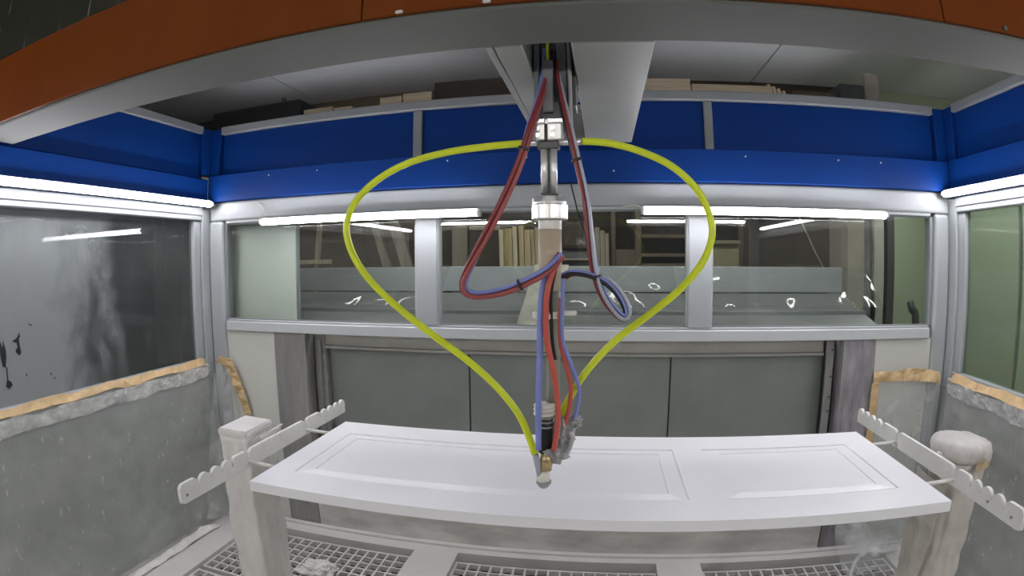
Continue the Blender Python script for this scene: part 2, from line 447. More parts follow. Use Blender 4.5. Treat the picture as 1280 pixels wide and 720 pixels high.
# ------------------------------------------------------------------ back wall
wb = T('wall_back', 'grey framed back wall of the spray booth', None, (0, YB, 0), kind='structure')
D = 0.07
part('header_frame', FRAME, wb, -2.125, 1.762, YB, YB + D, 1.690, 1.794, bev=0.012, seg=3)
part('header_bead', FRAME, wb, -2.01, 1.65, YB + 0.006, YB + D, 1.674, 1.690)
part('sill_rail', SILL, wb, -2.01, 1.65, YB - 0.006, YB + D, 1.085, 1.136)
part('sill_bead', FRAME, wb, -2.01, 1.65, YB + 0.006, YB + D, 1.136, 1.146, bev=0.002)
def corner_post(x0, x1):
    bm = bmesh.new(); box(bm, x0, x1, YB, YB + D, 0.0, 1.690, bev=0.018, seg=3)
    obj('corner_post', bm, FRAME, wb)
corner_post(-2.130, -2.022); corner_post(1.672, 1.764)
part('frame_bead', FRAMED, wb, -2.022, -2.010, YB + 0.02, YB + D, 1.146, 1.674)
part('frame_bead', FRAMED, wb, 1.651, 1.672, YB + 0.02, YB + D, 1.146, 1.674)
for a, b in ((-0.867, -0.759), (0.393, 0.501)):
    p = part('mullion', FRAME, wb, a, b, YB, YB + D, 1.146, 1.674, bev=0.004)
    part('mullion_bead', FRAME, p, a - 0.006, a, YB + 0.012, YB + D, 1.146, 1.674, bev=0.001)
    part('mullion_bead', FRAME, p, b, b + 0.006, YB + 0.012, YB + D, 1.146, 1.674, bev=0.001)
part('blue_band', BLUE, wb, -2.125, 1.762, YB - 0.02, YB + 0.05, 1.796, 1.946, bev=0.004)
for a, b in ((-2.06, -0.886), (-0.842, 0.484), (0.524, 1.70)):
    part('blue_panel', BLUE, wb, a, b, YB + 0.03, YB + 0.06, 1.946, 2.182)
for a, b in ((-0.886, -0.842), (0.484, 0.524)):
    part('panel_strip', TRIM, wb, a, b, YB + 0.015, YB + 0.06, 1.946, 2.182)
part('top_rail', TRIM, wb, -2.06, 1.70, YB, YB + 0.06, 2.182, 2.226, bev=0.004)
for a, b in ((-2.130, -2.062), (1.702, 1.764)):
    part('blue_corner', BLUE, wb, a, b, YB + 0.0, YB + 0.06, 1.946, 2.215)
me = None
for x in (-1.69, -1.39, -0.7, 0.06, 1.12, 1.35, -0.33, 0.66):
    z = 1.915 if x not in (0.06,) else 1.845
    if me is None:
        b1 = bmesh.new(); cyl(b1, (0, 0, 0), (0, -0.004, 0), 0.004, 8); me = bpy.data.meshes.new('screw'); b1.to_mesh(me); b1.free(); me.materials.append(ALU)
    share('screw', me, (x, YB - 0.0205, z), wb)
part('side_panel', PANELW, wb, -2.022, -1.690, YB + 0.012, YB + 0.05, 0.0, 1.085)
part('side_panel', PANELW, wb, 1.343, 1.672, YB + 0.012, YB + 0.05, 0.0, 1.085)
# the exhaust opening below the windows
part('jamb_post', METAL, wb, -1.688, -1.492, YB + 0.006, YB + 0.10, 0.0, 1.085)
part('jamb_strip', METAL, wb, -1.478, -1.445, YB + 0.085, YB + 0.10, 0.0, 1.045)
part('jamb_back', METALD, wb, -1.492, -1.42, YB + 0.101, YB + 0.14, 0.0, 1.085)
part('jamb_post', PURPLE, wb, 1.165, 1.341, YB + 0.006, YB + 0.10, 0.0, 1.085)
part('jamb_gap', DARK, wb, 1.115, 1.163, YB + 0.10, YB + 0.13, 0.0, 1.085)
st = part('jamb_strip', METAL, wb, 1.100, 1.140, YB + 0.06, YB + 0.075, 0.0, 1.085)
for z in (1.03, 0.80, 0.73, 0.90):
    b1 = bmesh.new(); cyl(b1, (1.128, YB + 0.061, z), (1.128, YB + 0.056, z), 0.006, 8); obj('bolt_head', b1, STEELD, st)
for a, b in ((-1.425, -0.648), (-0.642, 0.335), (0.341, 1.12)):
    part('exhaust_panel', BACKP, wb, a, b, YB + 0.145, YB + 0.165, 0.0, 1.085)
hd = part('exhaust_header', EXH, wb, -1.42, 1.10, YB + 0.10, YB + 0.14, 1.012, 1.085)
part('header_lip', EXH, hd, -1.42, 1.10, YB + 0.085, YB + 0.10, 0.998, 1.012)
tr = part('trough_front', DUST, wb, -1.49, 1.16, YB - 0.0, YB + 0.09, 0.0, 0.42, bev=0.006)
part('trough_foot', FLOORM, wb, -2.02, 1.66, YB - 0.03, YB - 0.001, 0.0, 0.012, bev=0.002)

# windows of the back wall
def window(n, x0, x1, label):
    w = T('window_%d' % n, label, None, ((x0 + x1) / 2, YB + 0.04, 1.146), kind='structure')
    part('pane', PANE, w, x0 + 0.001, x1 - 0.001, YB + 0.035, YB + 0.041, 1.147, 1.673, bev=0)
    bm = bmesh.new(); g = 0.006
    box(bm, x0, x1, YB + 0.024, YB + 0.034, 1.1465, 1.1465 + g); box(bm, x0, x1, YB + 0.024, YB + 0.034, 1.6735 - g, 1.6735)
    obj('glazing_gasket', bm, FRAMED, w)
window(1, -2.009, -0.874, 'left window of the back wall')
window(2, -0.752, 0.386, 'middle window of the back wall')
window(3, 0.508, 1.650, 'right window of the back wall')

# ------------------------------------------------------------------ side walls
def side_wall(name, X, s, label, lower):
    """s = +1: the room lies towards +X"""
    w = T(name, label, None, (X, 0.6, 0), kind='structure')
    Y0, Y1 = -1.2, 2.395
    def P_(nm, mat, d0, d1, y0, y1, z0, z1, bev=0.003, seg=1):
        a, b = sorted((X + s * d0, X + s * d1)); return part(nm, mat, w, a, b, y0, y1, z0, z1, bev, seg)
    P_('lower_panel', lower, -0.05, 0.0, Y0, 2.47, 0, 0.835)
    P_('ledge_rail', lower, -0.05, 0.022, Y0, 2.344, 0.835, 0.900, bev=0.012, seg=2)
    P_('lower_bead', FRAME, -0.05, -0.004, Y0, 2.344, 0.900, 0.928)
    P_('upper_rail', FRAME, -0.05, 0.0, Y0, 2.344, 1.694, 1.722, bev=0.005)
    P_('lamp_rail', FRAME, -0.05, 0.004, Y0, 2.344, 1.722, 1.766, bev=0.003)
    P_('end_stile', FRAME, -0.05, 0.0, 2.345, 2.47, 0.836, 1.76, bev=0.006, seg=2)
    P_('end_stile', FRAME, -0.05, -0.012, 2.285, 2.343, 0.928, 1.694, bev=0.004)
    P_('blue_band', BLUE, -0.05, 0.012, Y0, Y1 - 0.02, 1.767, 1.925 if s > 0 else 1.950, bev=0.004)
    for a, b in ((Y0, 0.30), (0.34, 2.33)):
        P_('blue_panel', BLUE, -0.05, -0.02, a, b, 1.93 if s > 0 else 1.952, 2.182)
    P_('panel_strip', TRIM, -0.05, -0.008, 0.30, 0.34, 1.95, 2.182)
    P_('top_rail', TRIM, -0.05, 0.0, Y0, 2.33, 2.182, 2.226, bev=0.004)
    P_('blue_corner', BLUE, -0.05, 0.0, 2.332, 2.459, 1.95, 2.215)
    return w
wl = side_wall('wall_left', XL, 1, 'left wall of the booth, grey frame over film-covered panels', WALLP)
wr = side_wall('wall_right', XR, -1, 'right wall of the booth, grey frame over film-covered panels', WALLR)
w4 = T('window_4', 'long left side window clouded by overspray with dark peeled spots', None, (XL - 0.03, 0.6, 0.93), kind='structure')
part('pane', DUSTP, w4, XL - 0.036, XL - 0.030, -1.2, 2.284, 0.929, 1.693, bev=0)
w5 = T('window_5', 'long right side window looking onto a green hall', None, (XR + 0.03, 0.6, 0.93), kind='structure')
part('pane', PANER, w5, XR + 0.030, XR + 0.036, -1.2, 2.284, 0.929, 1.693, bev=0)
# peeled spots in the overspray film of the left window
def flake(cy, cz, pts):
    bm = bmesh.new()
    prism(bm, [(cy + a, cz + b) for a, b in pts], 'X', XL - 0.0305, XL - 0.0280)
    obj('peeled_spot', bm, BLACK, w4)
flake(1.105, 1.135, [(-0.012, 0.055), (0.0, 0.02), (0.004, 0.05), (0.014, 0.01), (0.012, -0.02), (0.004, -0.055), (-0.008, -0.05), (-0.014, -0.01)])
flake(1.115, 1.03, [(-0.014, -0.022), (0.0, -0.036), (0.018, -0.022), (0.013, -0.010), (0.0, 0.0), (0.002, 0.052), (-0.003, 0.052), (-0.004, 0.004)])
flake(1.175, 1.145, [(-0.024, 0.032), (-0.012, 0.036), (0.004, 0.044), (0.014, 0.062), (0.017, 0.045), (0.010, 0.040), (0.012, 0.012), (0.016, -0.018), (0.006, -0.028), (-0.010, -0.012), (-0.006, 0.0), (0.002, 0.004), (0.0, 0.022)])
flake(1.245, 1.235, [(-0.008, 0.004), (0.006, -0.002), (0.012, -0.008), (0.0, -0.004)])
for dy, dz in ((1.205, 1.035), (1.33, 1.02), (1.345, 1.0)):
    flake(dy, dz, [(-0.003, 0.004), (0.004, 0.003), (0.002, -0.008)])

# ------------------------------------------------------------------ hall around the booth
cl = T('ceiling', 'smooth pale hall ceiling in wide panels', None, (0, 2, 2.9), kind='structure')
for a, b in ((-6.0, -2.462), (-2.450, 1.255), (1.267, 5.0)):
    part('ceiling_panel', CEIL, cl, a, b, -4, 6.4, 2.90, 2.95)
part('ceiling_backing', DARK, cl, -6.0, 5.0, -4, 6.4, 2.955, 2.99)
HY = 4.22
wf = T('wall_far', 'far wall of the hall, brown board at left and green at right', None, (0, HY, 0), kind='structure')
part('brown_board', HBROWN, wf, -3.6, -1.30, HY, HY + 0.08, 0, 2.90)
part('dark_board', HDARK, wf, -1.30, 2.20, HY, HY + 0.08, 0, 2.90)
part('green_board', HGREEN, wf, 2.20, 5.0, HY, HY + 0.08, 0, 2.90)
part('grey_board', HGREY, wf, -6.0, -3.6, HY, HY + 0.08, 0, 2.90)
ol = part('wall_outer_left', HGREY, None, -4.6, -4.5, -4, HY, 0, 2.90); tag(ol, kind='structure', label='dark hall wall beyond the left window')
orr = part('wall_outer_right', HGREEN, None, 3.95, 4.05, -4, HY, 0, 2.90); tag(orr, kind='structure', label='green hall wall beyond the right window')
rr = part('wall_rear', HGREY, None, -6.0, 5.0, -3.6, -3.5, 0, 2.90); tag(rr, kind='structure', label='hall wall behind the camera')

# ------------------------------------------------------------------ lamps
def lamp(label, p0, p1, inward, drop=0.0, cable=None, wid=0.058, hgt=0.034, light=None, bracket=False):
    """batten lamp from p0 to p1 (top back edge); inward = direction off the wall"""
    p0, p1, n = Vector(p0), Vector(p1), Vector(inward)
    t = T('batten_lamp', label, 'lamp', (p0 + p1) / 2, 'white batten lamps around the booth')
    d = (p1 - p0).normalized(); up = Vector((0, 0, 1))
    def pr(poly, a, b):
        bm = bmesh.new()
        v0 = [bm.verts.new(a + n * u + up * v) for u, v in poly]; v1 = [bm.verts.new(b + n * u + up * v) for u, v in poly]
        bm.faces.new(v0); bm.faces.new(v1[::-1])
        for i in range(len(poly)):
            bm.faces.new((v0[i], v0[(i + 1) % len(poly)], v1[(i + 1) % len(poly)], v1[i]))
        return bm
    w, h = wid, hgt
    lip = 0.67 if bracket else 0.76
    obj('lamp_housing', pr([(0, 0), (w * lip, 0), (w * lip, -h * 0.12), (w * 0.50, -h * 0.12), (w * 0.50, -h), (0, -h)], p0, p1), FRAME, t)
    obj('lamp_diffuser', pr([(w * 0.505, -h * 0.13), (w * lip, -h * 0.13), (w, -h * 0.34), (w, -h * 0.72), (w * 0.74, -h), (w * 0.505, -h)], p0 + d * 0.012, p1 - d * 0.012), light or LIT, t)
    for a, b in ((p0, p0 + d * 0.011), (p1 - d * 0.011, p1)):
        obj('end_cap', pr([(w * 0.506, -h * 0.122), (w * (lip + 0.01), -h * 0.122), (w * 1.03, -h * 0.32), (w * 1.03, -h * 0.74), (w * 0.76, -h * 1.02), (w * 0.506, -h * 1.02)], a, b), PALE, t)
    if bracket:
        part('channel_shield', FRAME, t, min(p0.x, p1.x) + 0.02, max(p0.x, p1.x) - 0.02, YB - 0.0298, YB - 0.0005, p0.z - h * 0.9, p0.z + 0.004, bev=0)  # lamp mount run full length, added to shield the header from lamp light
    if cable:
        bm = bmesh.new(); tube(bm, smoothpath(cable), 0.0028, 6); obj('lamp_cable', bm, PALE, t, True)
    return t
lamp('white batten lamp under the header of the left back window', (-1.705, YB - 0.030, 1.682), (-0.535, YB - 0.030, 1.682), (0, -1, 0), bracket=True,
     cable=[(-1.70, YB - 0.02, 1.675), (-1.74, YB - 0.03, 1.68), (-1.72, YB - 0.02, 1.73), (-1.75, YB - 0.02, 1.765), (-1.80, YB - 0.006, 1.772)])
lamp('white batten lamp under the header of the right back window', (0.176, YB - 0.030, 1.682), (1.345, YB - 0.030, 1.682), (0, -1, 0), bracket=True,
     cable=[(0.18, YB - 0.02, 1.682), (0.15, YB - 0.02, 1.690), (0.10, YB - 0.004, 1.688)])
lamp('white batten lamp along the top of the left side window', (XL + 0.0125, 0.85, 1.802), (XL + 0.0125, 2.362, 1.802), (1, 0, 0),
     cable=[(XL + 0.03, 2.362, 1.79), (XL + 0.03, 2.372, 1.80), (XL + 0.028, 2.370, 1.808), (XL + 0.022, 2.360, 1.812)])
lamp('white batten lamp along the top of the right side window', (XR - 0.0125, 0.85, 1.802), (XR - 0.0125, 2.372, 1.802), (-1, 0, 0))
lamp('white batten lamp on the left wall behind the camera', (XL + 0.0125, -0.75, 1.802), (XL + 0.0125, 0.75, 1.802), (1, 0, 0))
lamp('white batten lamp on the right wall behind the camera', (XR - 0.0125, -0.75, 1.802), (XR - 0.0125, 0.75, 1.802), (-1, 0, 0))

wfr = T('wall_front', 'open front frame of the booth behind the camera', None, (0, -1.0, 0), kind='structure')
part('front_header', FRAME, wfr, XL, XR, -1.08, -1.0, 1.82, 2.226)
for a, b in ((XL, XL + 0.10), (XR - 0.10, XR)):
    part('front_post', FRAME, wfr, a, b, -1.08, -1.0, 0.0, 1.8195)
lamp('white batten lamp on the front header, left behind the camera', (-0.70, -0.998, 1.885), (-1.87, -0.998, 1.885), (0, 1, 0), light=FLIT)
lamp('white batten lamp on the front header, right behind the camera', (1.60, -0.998, 1.885), (0.27, -0.998, 1.885), (0, 1, 0), light=FLIT)

def hall_fill(label, x0, x1, y0, y1, z, light=None, hang=True):  # unseen tubes added only to brighten the hall around the booth
    t = T('hall_fill_tube', label, 'lamp', ((x0 + x1) / 2, (y0 + y1) / 2, z), 'added fill tubes around the hall')
    part('fill_body', FRAME, t, x0, x1, y0, y1, z + 0.03, z + 0.06)
    part('fill_tube', light or HLIT, t, x0 + 0.01, x1 - 0.01, y0 + 0.01, y1 - 0.01, z, z + 0.029, bev=0.008)
    if hang:
        for f in (0.1, 0.9):
            x, y = x0 + (x1 - x0) * f, y0 + (y1 - y0) * f
            part('hanger_rod', STEELD, t, x - 0.004, x + 0.004, y - 0.004, y + 0.004, z + 0.0605, 2.8995, bev=0)
hall_fill('added unseen fill tube over the green side, right of the booth', 2.10, 2.20, 2.6, 3.9, 2.16, light=GLIT, hang=False)
for y in (2.70, 3.30):
    part('side_bracket', STEELD, bpy.data.objects['hall_fill_tube'], 2.0505, 2.0995, y, y + 0.04, 2.192, 2.219, bev=0)
hall_fill('added unseen fill tube left of the booth', -3.3, -3.2, 0.4, 1.6, 2.35)
hall_fill('added unseen fill tube under the loft deck behind the back windows', -1.8, 1.4, 2.90, 2.96, 2.1495, hang=False)
hall_fill('added unseen fill tube behind the camera', -1.6, 1.0, -2.3, -2.2, 2.60)
for a, b, lb in ((-2.8, -0.9, 'added unseen trough fill on the rear of the loft, left half'), (0.3, 1.6, 'added unseen trough fill on the rear of the loft, right half')):  # unseen troughs put on the loft to brighten the ceiling
    t = T('loft_fill', lb, 'lamp', ((a + b) / 2, 3.38, 2.241), 'added trough fills on the loft')
    part('fill_body', FRAME, t, a, b, 3.32, 3.44, 2.2405, 2.252)
    part('fill_side', FRAME, t, a, b, 3.32, 3.325, 2.2525, 2.33, bev=0); part('fill_side', FRAME, t, a, b, 3.435, 3.44, 2.2525, 2.33, bev=0)
    part('fill_tube', LLIT, t, a + 0.01, b - 0.01, 3.34, 3.42, 2.2525, 2.276, bev=0.008)

# ------------------------------------------------------------------ gantry robot
GB = 1.93
gt = T('gantry_robot', 'overhead paint robot gantry, orange fronted grey beam with two grey arms', 'gantry', (-0.17, 1.03, GB))
part('beam_body', BEAM, gt, -2.10, 1.735, 0.938, 1.130, GB, GB + 0.215, bev=0.004)
for a, b in ((-2.10, -0.46), (-0.457, 0.72), (0.723, 1.735)):
    part('orange_cover', ORANGE, gt, a, b, 0.926, 0.936, GB + 0.006, GB + 0.238, bev=0.002)
part('top_cover', SCRATCH, gt, -2.10, -1.05, 0.93, 0.97, GB + 0.241, GB + 0.95)
part('beam_bracket', STEELD, gt, -2.128, -2.101, 0.95, 1.12, GB + 0.02, GB + 0.20)
part('beam_bracket', STEELD, gt, 1.736, 1.762, 0.95, 1.12, GB + 0.02, GB + 0.20)
for x in (-0.375, -0.20):
    part('cover_clip', ALU, gt, x - 0.008, x + 0.008, 0.919, 0.926, GB + 0.006, GB + 0.013, bev=0.002)
part('cover_screw', STEELD, gt, 0.885, 0.895, 0.921, 0.926, GB + 0.010, GB + 0.022, bev=0.002)
part('gantry_arm', ARM, gt, -0.056, 0.131, 1.131, 2.16, GB, GB + 0.16, bev=0.004)
la = part('gantry_arm', ARM, gt, -0.2295, -0.166, 1.131, 2.16, GB, GB + 0.16, bev=0.003)
part('arm_flange', ARM, la, -0.250, -0.232, 1.131, 2.16, GB + 0.001, GB + 0.16, bev=0.002)
part('arm_end_plate', ARM, gt, -0.25, 0.131, 2.161, 2.18, GB, GB + 0.16)
part('slot_backplate', STEELD, gt, -0.165, -0.057, 1.36, 1.44, GB - 0.08, GB + 0.16)
part('guide_rail', RAILB, gt, -0.162, -0.148, 1.315, 1.358, GB - 0.165, GB + 0.14)
part('guide_rail', RAILB, gt, -0.106, -0.078, 1.325, 1.358, GB - 0.165, GB + 0.14)
part('guide_rail', METAL, gt, -0.076, -0.067, 1.315, 1.358, GB - 0.165, GB + 0.14)

# spray tool: carriage, rods, collar, sleeve, pole, gun
SX, SY = -0.124, 1.30
sp = T('spray_gun', 'vertical spray gun pole of chrome rods and a tan sleeve with foil-wrapped nozzle', 'spray gun', (SX, SY, 0.87))
part('carriage_plate', STEELD, sp, SX - 0.034, SX + 0.030, SY + 0.020, SY + 0.055, 1.785, 1.92)
part('drag_chain', M('chain_grey', (0.20, 0.20, 0.22), 0.5), sp, SX - 0.015, SX + 0.012, SY + 0.005, SY + 0.018, 1.82, 1.96)
cb = part('clamp_block', ALU, sp, SX - 0.045, SX + 0.034, SY - 0.012, SY + 0.055, 1.742, 1.800, bev=0.004)
part('clamp_bar', CHROME, cb, SX - 0.040, SX - 0.008, SY - 0.020, SY - 0.0125, 1.785, 1.797, bev=0.002)
part('clamp_bar', CHROME, cb, SX - 0.003, SX + 0.038, SY - 0.020, SY - 0.0125, 1.785, 1.797, bev=0.002)
for dx in (-0.026, 0.010):
    for z in (1.755, 1.772):
        b1 = bmesh.new(); cyl(b1, (SX + dx, SY - 0.012, z), (SX + dx, SY - 0.019, z), 0.006, 10); obj('bolt', b1, CHROME, cb)
part('clamp_gap', BLACK, cb, SX - 0.010, SX - 0.002, SY - 0.0155, SY - 0.0125, 1.742, 1.784, bev=0)
for x0, x1 in ((SX - 0.062, SX - 0.030), (SX + 0.026, SX + 0.080)):
    b1 = bmesh.new(); cyl(b1, (x0, SY - 0.012, 1.737), (x1, SY - 0.012, 1.737), 0.0085, 12); obj('hose_fitting', b1, ALU, sp, True)
part('fitting_bridge', STEELD, sp, SX - 0.028, SX + 0.026, SY - 0.012, SY + 0.02, 1.722, 1.741)
for dx in (-0.0125, 0.0105):
    b1 = bmesh.new(); cyl(b1, (SX + dx, SY, 1.609), (SX + dx, SY, 1.741), 0.0088, 20); obj('guide_rod', b1, RODM, sp, True)
part('rod_spine', STEELD, sp, SX - 0.014, SX + 0.012, SY + 0.006, SY + 0.014, 1.609, 1.722, bev=0.001)
b1 = bmesh.new(); lathe(b1, SX, SY, [(0.042, 1.547), (0.0435, 1.550), (0.0435, 1.582), (0.042, 1.584)], 40); co = obj('collar', b1, ALU, sp)
b1 = bmesh.new(); lathe(b1, SX, SY, [(0.040, 1.5845), (0.0405, 1.590), (0.038, 1.601), (0.034, 1.604)], 40); obj('collar_cap', b1, ALU, co)
b1 = bmesh.new(); lathe(b1, SX, SY, [(0.026, 1.6045), (0.026, 1.609), (0.02, 1.6092)], 24); obj('seal_ring', b1, BLACK, co)
part('collar_lug', ALU, co, SX - 0.043, SX - 0.036, SY - 0.006, SY + 0.004, 1.585, 1.600, bev=0.001)
b1 = bmesh.new(); lathe(b1, SX, SY, [(0.0285, 1.524), (0.0285, 1.5465), (0.026, 1.5468)], 32); obj('white_ring', b1, PALE, sp, False)
b1 = bmesh.new(); lathe(b1, SX, SY, [(0.026, 1.375), (0.0275, 1.40), (0.0282, 1.44), (0.0282, 1.5235)], 32); obj('tan_sleeve', b1, TAN, sp, True)
b1 = bmesh.new(); lathe(b1, SX + 0.008, SY, [(0.0165, 1.06), (0.0165, 1.3745)], 20); obj('pole', b1, OLIVE, sp, True)
b1 = bmesh.new(); lathe(b1, SX - 0.009, SY - 0.012, [(0.031, 1.309), (0.034, 1.312), (0.034, 1.322), (0.031, 1.325)], 28); cz = obj('white_clamp', b1, PALE, sp)
part('clamp_tail', PALE, cz, SX + 0.020, SX + 0.066, SY - 0.03, SY - 0.018, 1.317, 1.329, bev=0.004, seg=2)
for z in (1.068, 1.079, 1.089):
    b1 = bmesh.new(); lathe(b1, SX - 0.012, SY - 0.02, [(0.024, z), (0.027, z + 0.003), (0.027, z + 0.006), (0.024, z + 0.009)], 20); obj('tape_ring', b1, PALE, sp)
b1 = bmesh.new(); lathe(b1, SX - 0.010, SY - 0.004, [(0.018, 0.965), (0.018, 1.085)], 20); gb_ = obj('gun_body', b1, BLACK, sp, True)
for z in (1.045, 1.056, 1.032):
    b1 = bmesh.new(); lathe(b1, SX - 0.010, SY - 0.004, [(0.0182, z), (0.0190, z + 0.001), (0.0190, z + 0.003), (0.0182, z + 0.004)], 20); obj('gun_band', b1, ALU, gb_)
def lump(name, mat, parent, c, sx, sy, sz, seed, amp=0.35, fr=4.0, sub=3):
    bm = bmesh.new(); bmesh.ops.create_icosphere(bm, subdivisions=sub, radius=1.0)
    for v in bm.verts:
        k = 1 + amp * nz(v.co, fr * 0.5, seed) + amp * 0.5 * nz(v.co, fr * 1.5, seed + 3)
        v.co = Vector((c[0] + v.co.x * sx * k, c[1] + v.co.y * sy * k, c[2] + v.co.z * sz * k))
    return obj(name, bm, mat, parent, False)
lump('foil_wrap', FOIL, sp, (SX + 0.036, SY + 0.0, 1.012), 0.030, 0.022, 0.045, 1.0, 0.5)
lump('foil_wrap', FOIL, sp, (SX + 0.058, SY + 0.004, 1.046), 0.022, 0.016, 0.018, 2.0, 0.6)
lump('foil_wrap', FOIL, sp, (SX + 0.020, SY - 0.004, 0.965), 0.034, 0.022, 0.020, 3.0, 0.6)
b1 = bmesh.new(); cyl(b1, (SX - 0.004, SY - 0.004, 0.968), (SX - 0.010, SY - 0.010, 0.918), 0.017, 16); obj('nozzle_body', b1, BRASS, sp, True)
b1 = bmesh.new(); cyl(b1, (SX + 0.004, SY - 0.006, 0.945), (SX + 0.030, SY - 0.010, 0.944), 0.010, 12); obj('nozzle_knob', b1, METAL, sp, True)
b1 = bmesh.new(); cyl(b1, (SX - 0.034, SY - 0.018, 0.962), (SX - 0.022, SY - 0.014, 0.902), 0.0085, 12); obj('hose_end', b1, GRYH, sp, True)
b1 = bmesh.new(); lathe(b1, SX - 0.015, SY - 0.008, [(0.002, 0.866), (0.010, 0.872), (0.017, 0.882), (0.0185, 0.897), (0.016, 0.909), (0.008, 0.916)], 20); nh = obj('nozzle_head', b1, PALE, sp, True)
b1 = bmesh.new(); lathe(b1, SX - 0.013, SY - 0.010, [(0.003, 0.864), (0.013, 0.871), (0.0195, 0.881), (0.0195, 0.887)], 20); obj('nozzle_cap', b1, METAL, nh)

# hoses and cable bundles
YL = [(-0.183, 1.288, 1.737), (-0.273, 1.28, 1.731), (-0.375, 1.28, 1.722), (-0.482, 1.28, 1.7), (-0.57, 1.28, 1.659), (-0.632, 1.28, 1.604), (-0.656, 1.28, 1.539), (-0.637, 1.28, 1.469), (-0.587, 1.28, 1.4), (-0.512, 1.28, 1.333), (-0.42, 1.28, 1.265), (-0.327, 1.28, 1.2), (-0.253, 1.28, 1.134), (-0.201, 1.28, 1.069), (-0.173, 1.28, 1.005), (-0.16, 1.28, 0.965)]
YR = [(-0.043, 1.288, 1.738), (0.021, 1.30, 1.735), (0.099, 1.32, 1.718), (0.178, 1.32, 1.68), (0.24, 1.32, 1.621), (0.271, 1.32, 1.554), (0.273, 1.32, 1.499), (0.246, 1.32, 1.438), (0.194, 1.32, 1.378), (0.126, 1.32, 1.322), (0.047, 1.32, 1.261), (-0.008, 1.32, 1.206), (-0.053, 1.32, 1.146), (-0.084, 1.32, 1.087), (-0.1, 1.318, 1.051)]
for pts, lb in ((YL, 'yellow air hose bowing out to the left of the spray pole down to the nozzle'), (YR, 'yellow air hose bowing out to the right of the spray pole')):
    b1 = bmesh.new(); tube(b1, smoothpath(pts), 0.0092, 12)
    tag(obj('air_hose', b1, YEL, None, True), lb, 'hose', 'yellow hoses in a heart shape')
def bundle(name, label, pts, strands, twist=5.0):
    path = smoothpath(pts, 6); fr = frames(path)
    t = T(name, label, 'cables', path[len(path) // 2])
    for (nm, mat, r, off, ph) in strands:
        q = [p + (n * math.cos(ph + twist * i / len(path)) + b * math.sin(ph + twist * i / len(path))) * off for i, (p, (tt, n, b)) in enumerate(zip(path, fr))]
        b1 = bmesh.new(); tube(b1, q, r, 8); obj(nm, b1, mat, t, True)
    return t, path
BLp = [(-0.130, 1.342, 2.003), (-0.133, 1.326, 1.935), (-0.140, 1.30, 1.874), (-0.166, 1.26, 1.771), (-0.189, 1.25, 1.688), (-0.224, 1.24, 1.599), (-0.263, 1.23, 1.516), (-0.296, 1.22, 1.451), (-0.319, 1.22, 1.404), (-0.316, 1.22, 1.376), (-0.285, 1.22, 1.367), (-0.224, 1.22, 1.378), (-0.168, 1.22, 1.402), (-0.123, 1.235, 1.43), (-0.092, 1.245, 1.463)]
BRp = [(-0.105, 1.342, 2.001), (-0.104, 1.326, 1.934), (-0.095, 1.30, 1.872), (-0.075, 1.26, 1.778), (-0.055, 1.25, 1.684), (-0.035, 1.24, 1.588), (-0.025, 1.24, 1.496), (-0.016, 1.24, 1.431), (0.001, 1.24, 1.376), (0.029, 1.24, 1.334), (0.053, 1.24, 1.317), (0.062, 1.24, 1.332), (0.045, 1.24, 1.367), (0.015, 1.24, 1.398), (-0.025, 1.24, 1.416), (-0.066, 1.245, 1.42), (-0.086, 1.262, 1.412)]
t, path = bundle('cable_bundle', 'red and blue cable bundle looping to the left of the spray pole', BLp,
       [('red_cable', BRED, 0.0060, 0.0065, 0.0), ('dark_red_cable', DRED, 0.0055, 0.0065, 2.1), ('blue_cable', BLU, 0.0050, 0.0070, 4.2)])
for k in (70, 22):
    b1 = bmesh.new(); d = (path[k + 1] - path[k - 1]).normalized(); cyl(b1, path[k] - d * 0.003, path[k] + d * 0.003, 0.0142, 12); obj('cable_tie', b1, BLACK, t)
t, path = bundle('cable_bundle', 'grey, dark red and black cable bundle looping to the right of the spray pole', BRp,
       [('grey_cable', GRYH, 0.0046, 0.0062, 0.6), ('dark_red_cable', DRED, 0.0045, 0.0062, 2.4), ('black_cable', BLACK, 0.0050, 0.0066, 4.4), ('blue_cable', BLU, 0.0030, 0.0075, 5.5)])
for k in (24, 44):
    b1 = bmesh.new(); d = (path[k + 1] - path[k - 1]).normalized(); cyl(b1, path[k] - d * 0.003, path[k] + d * 0.003, 0.0132, 12); obj('cable_tie', b1, BLACK, t)
dn = T('paint_line_bundle', 'blue, red and black paint lines strapped down the front of the spray pole', 'hoses', (-0.12, 1.26, 1.2))
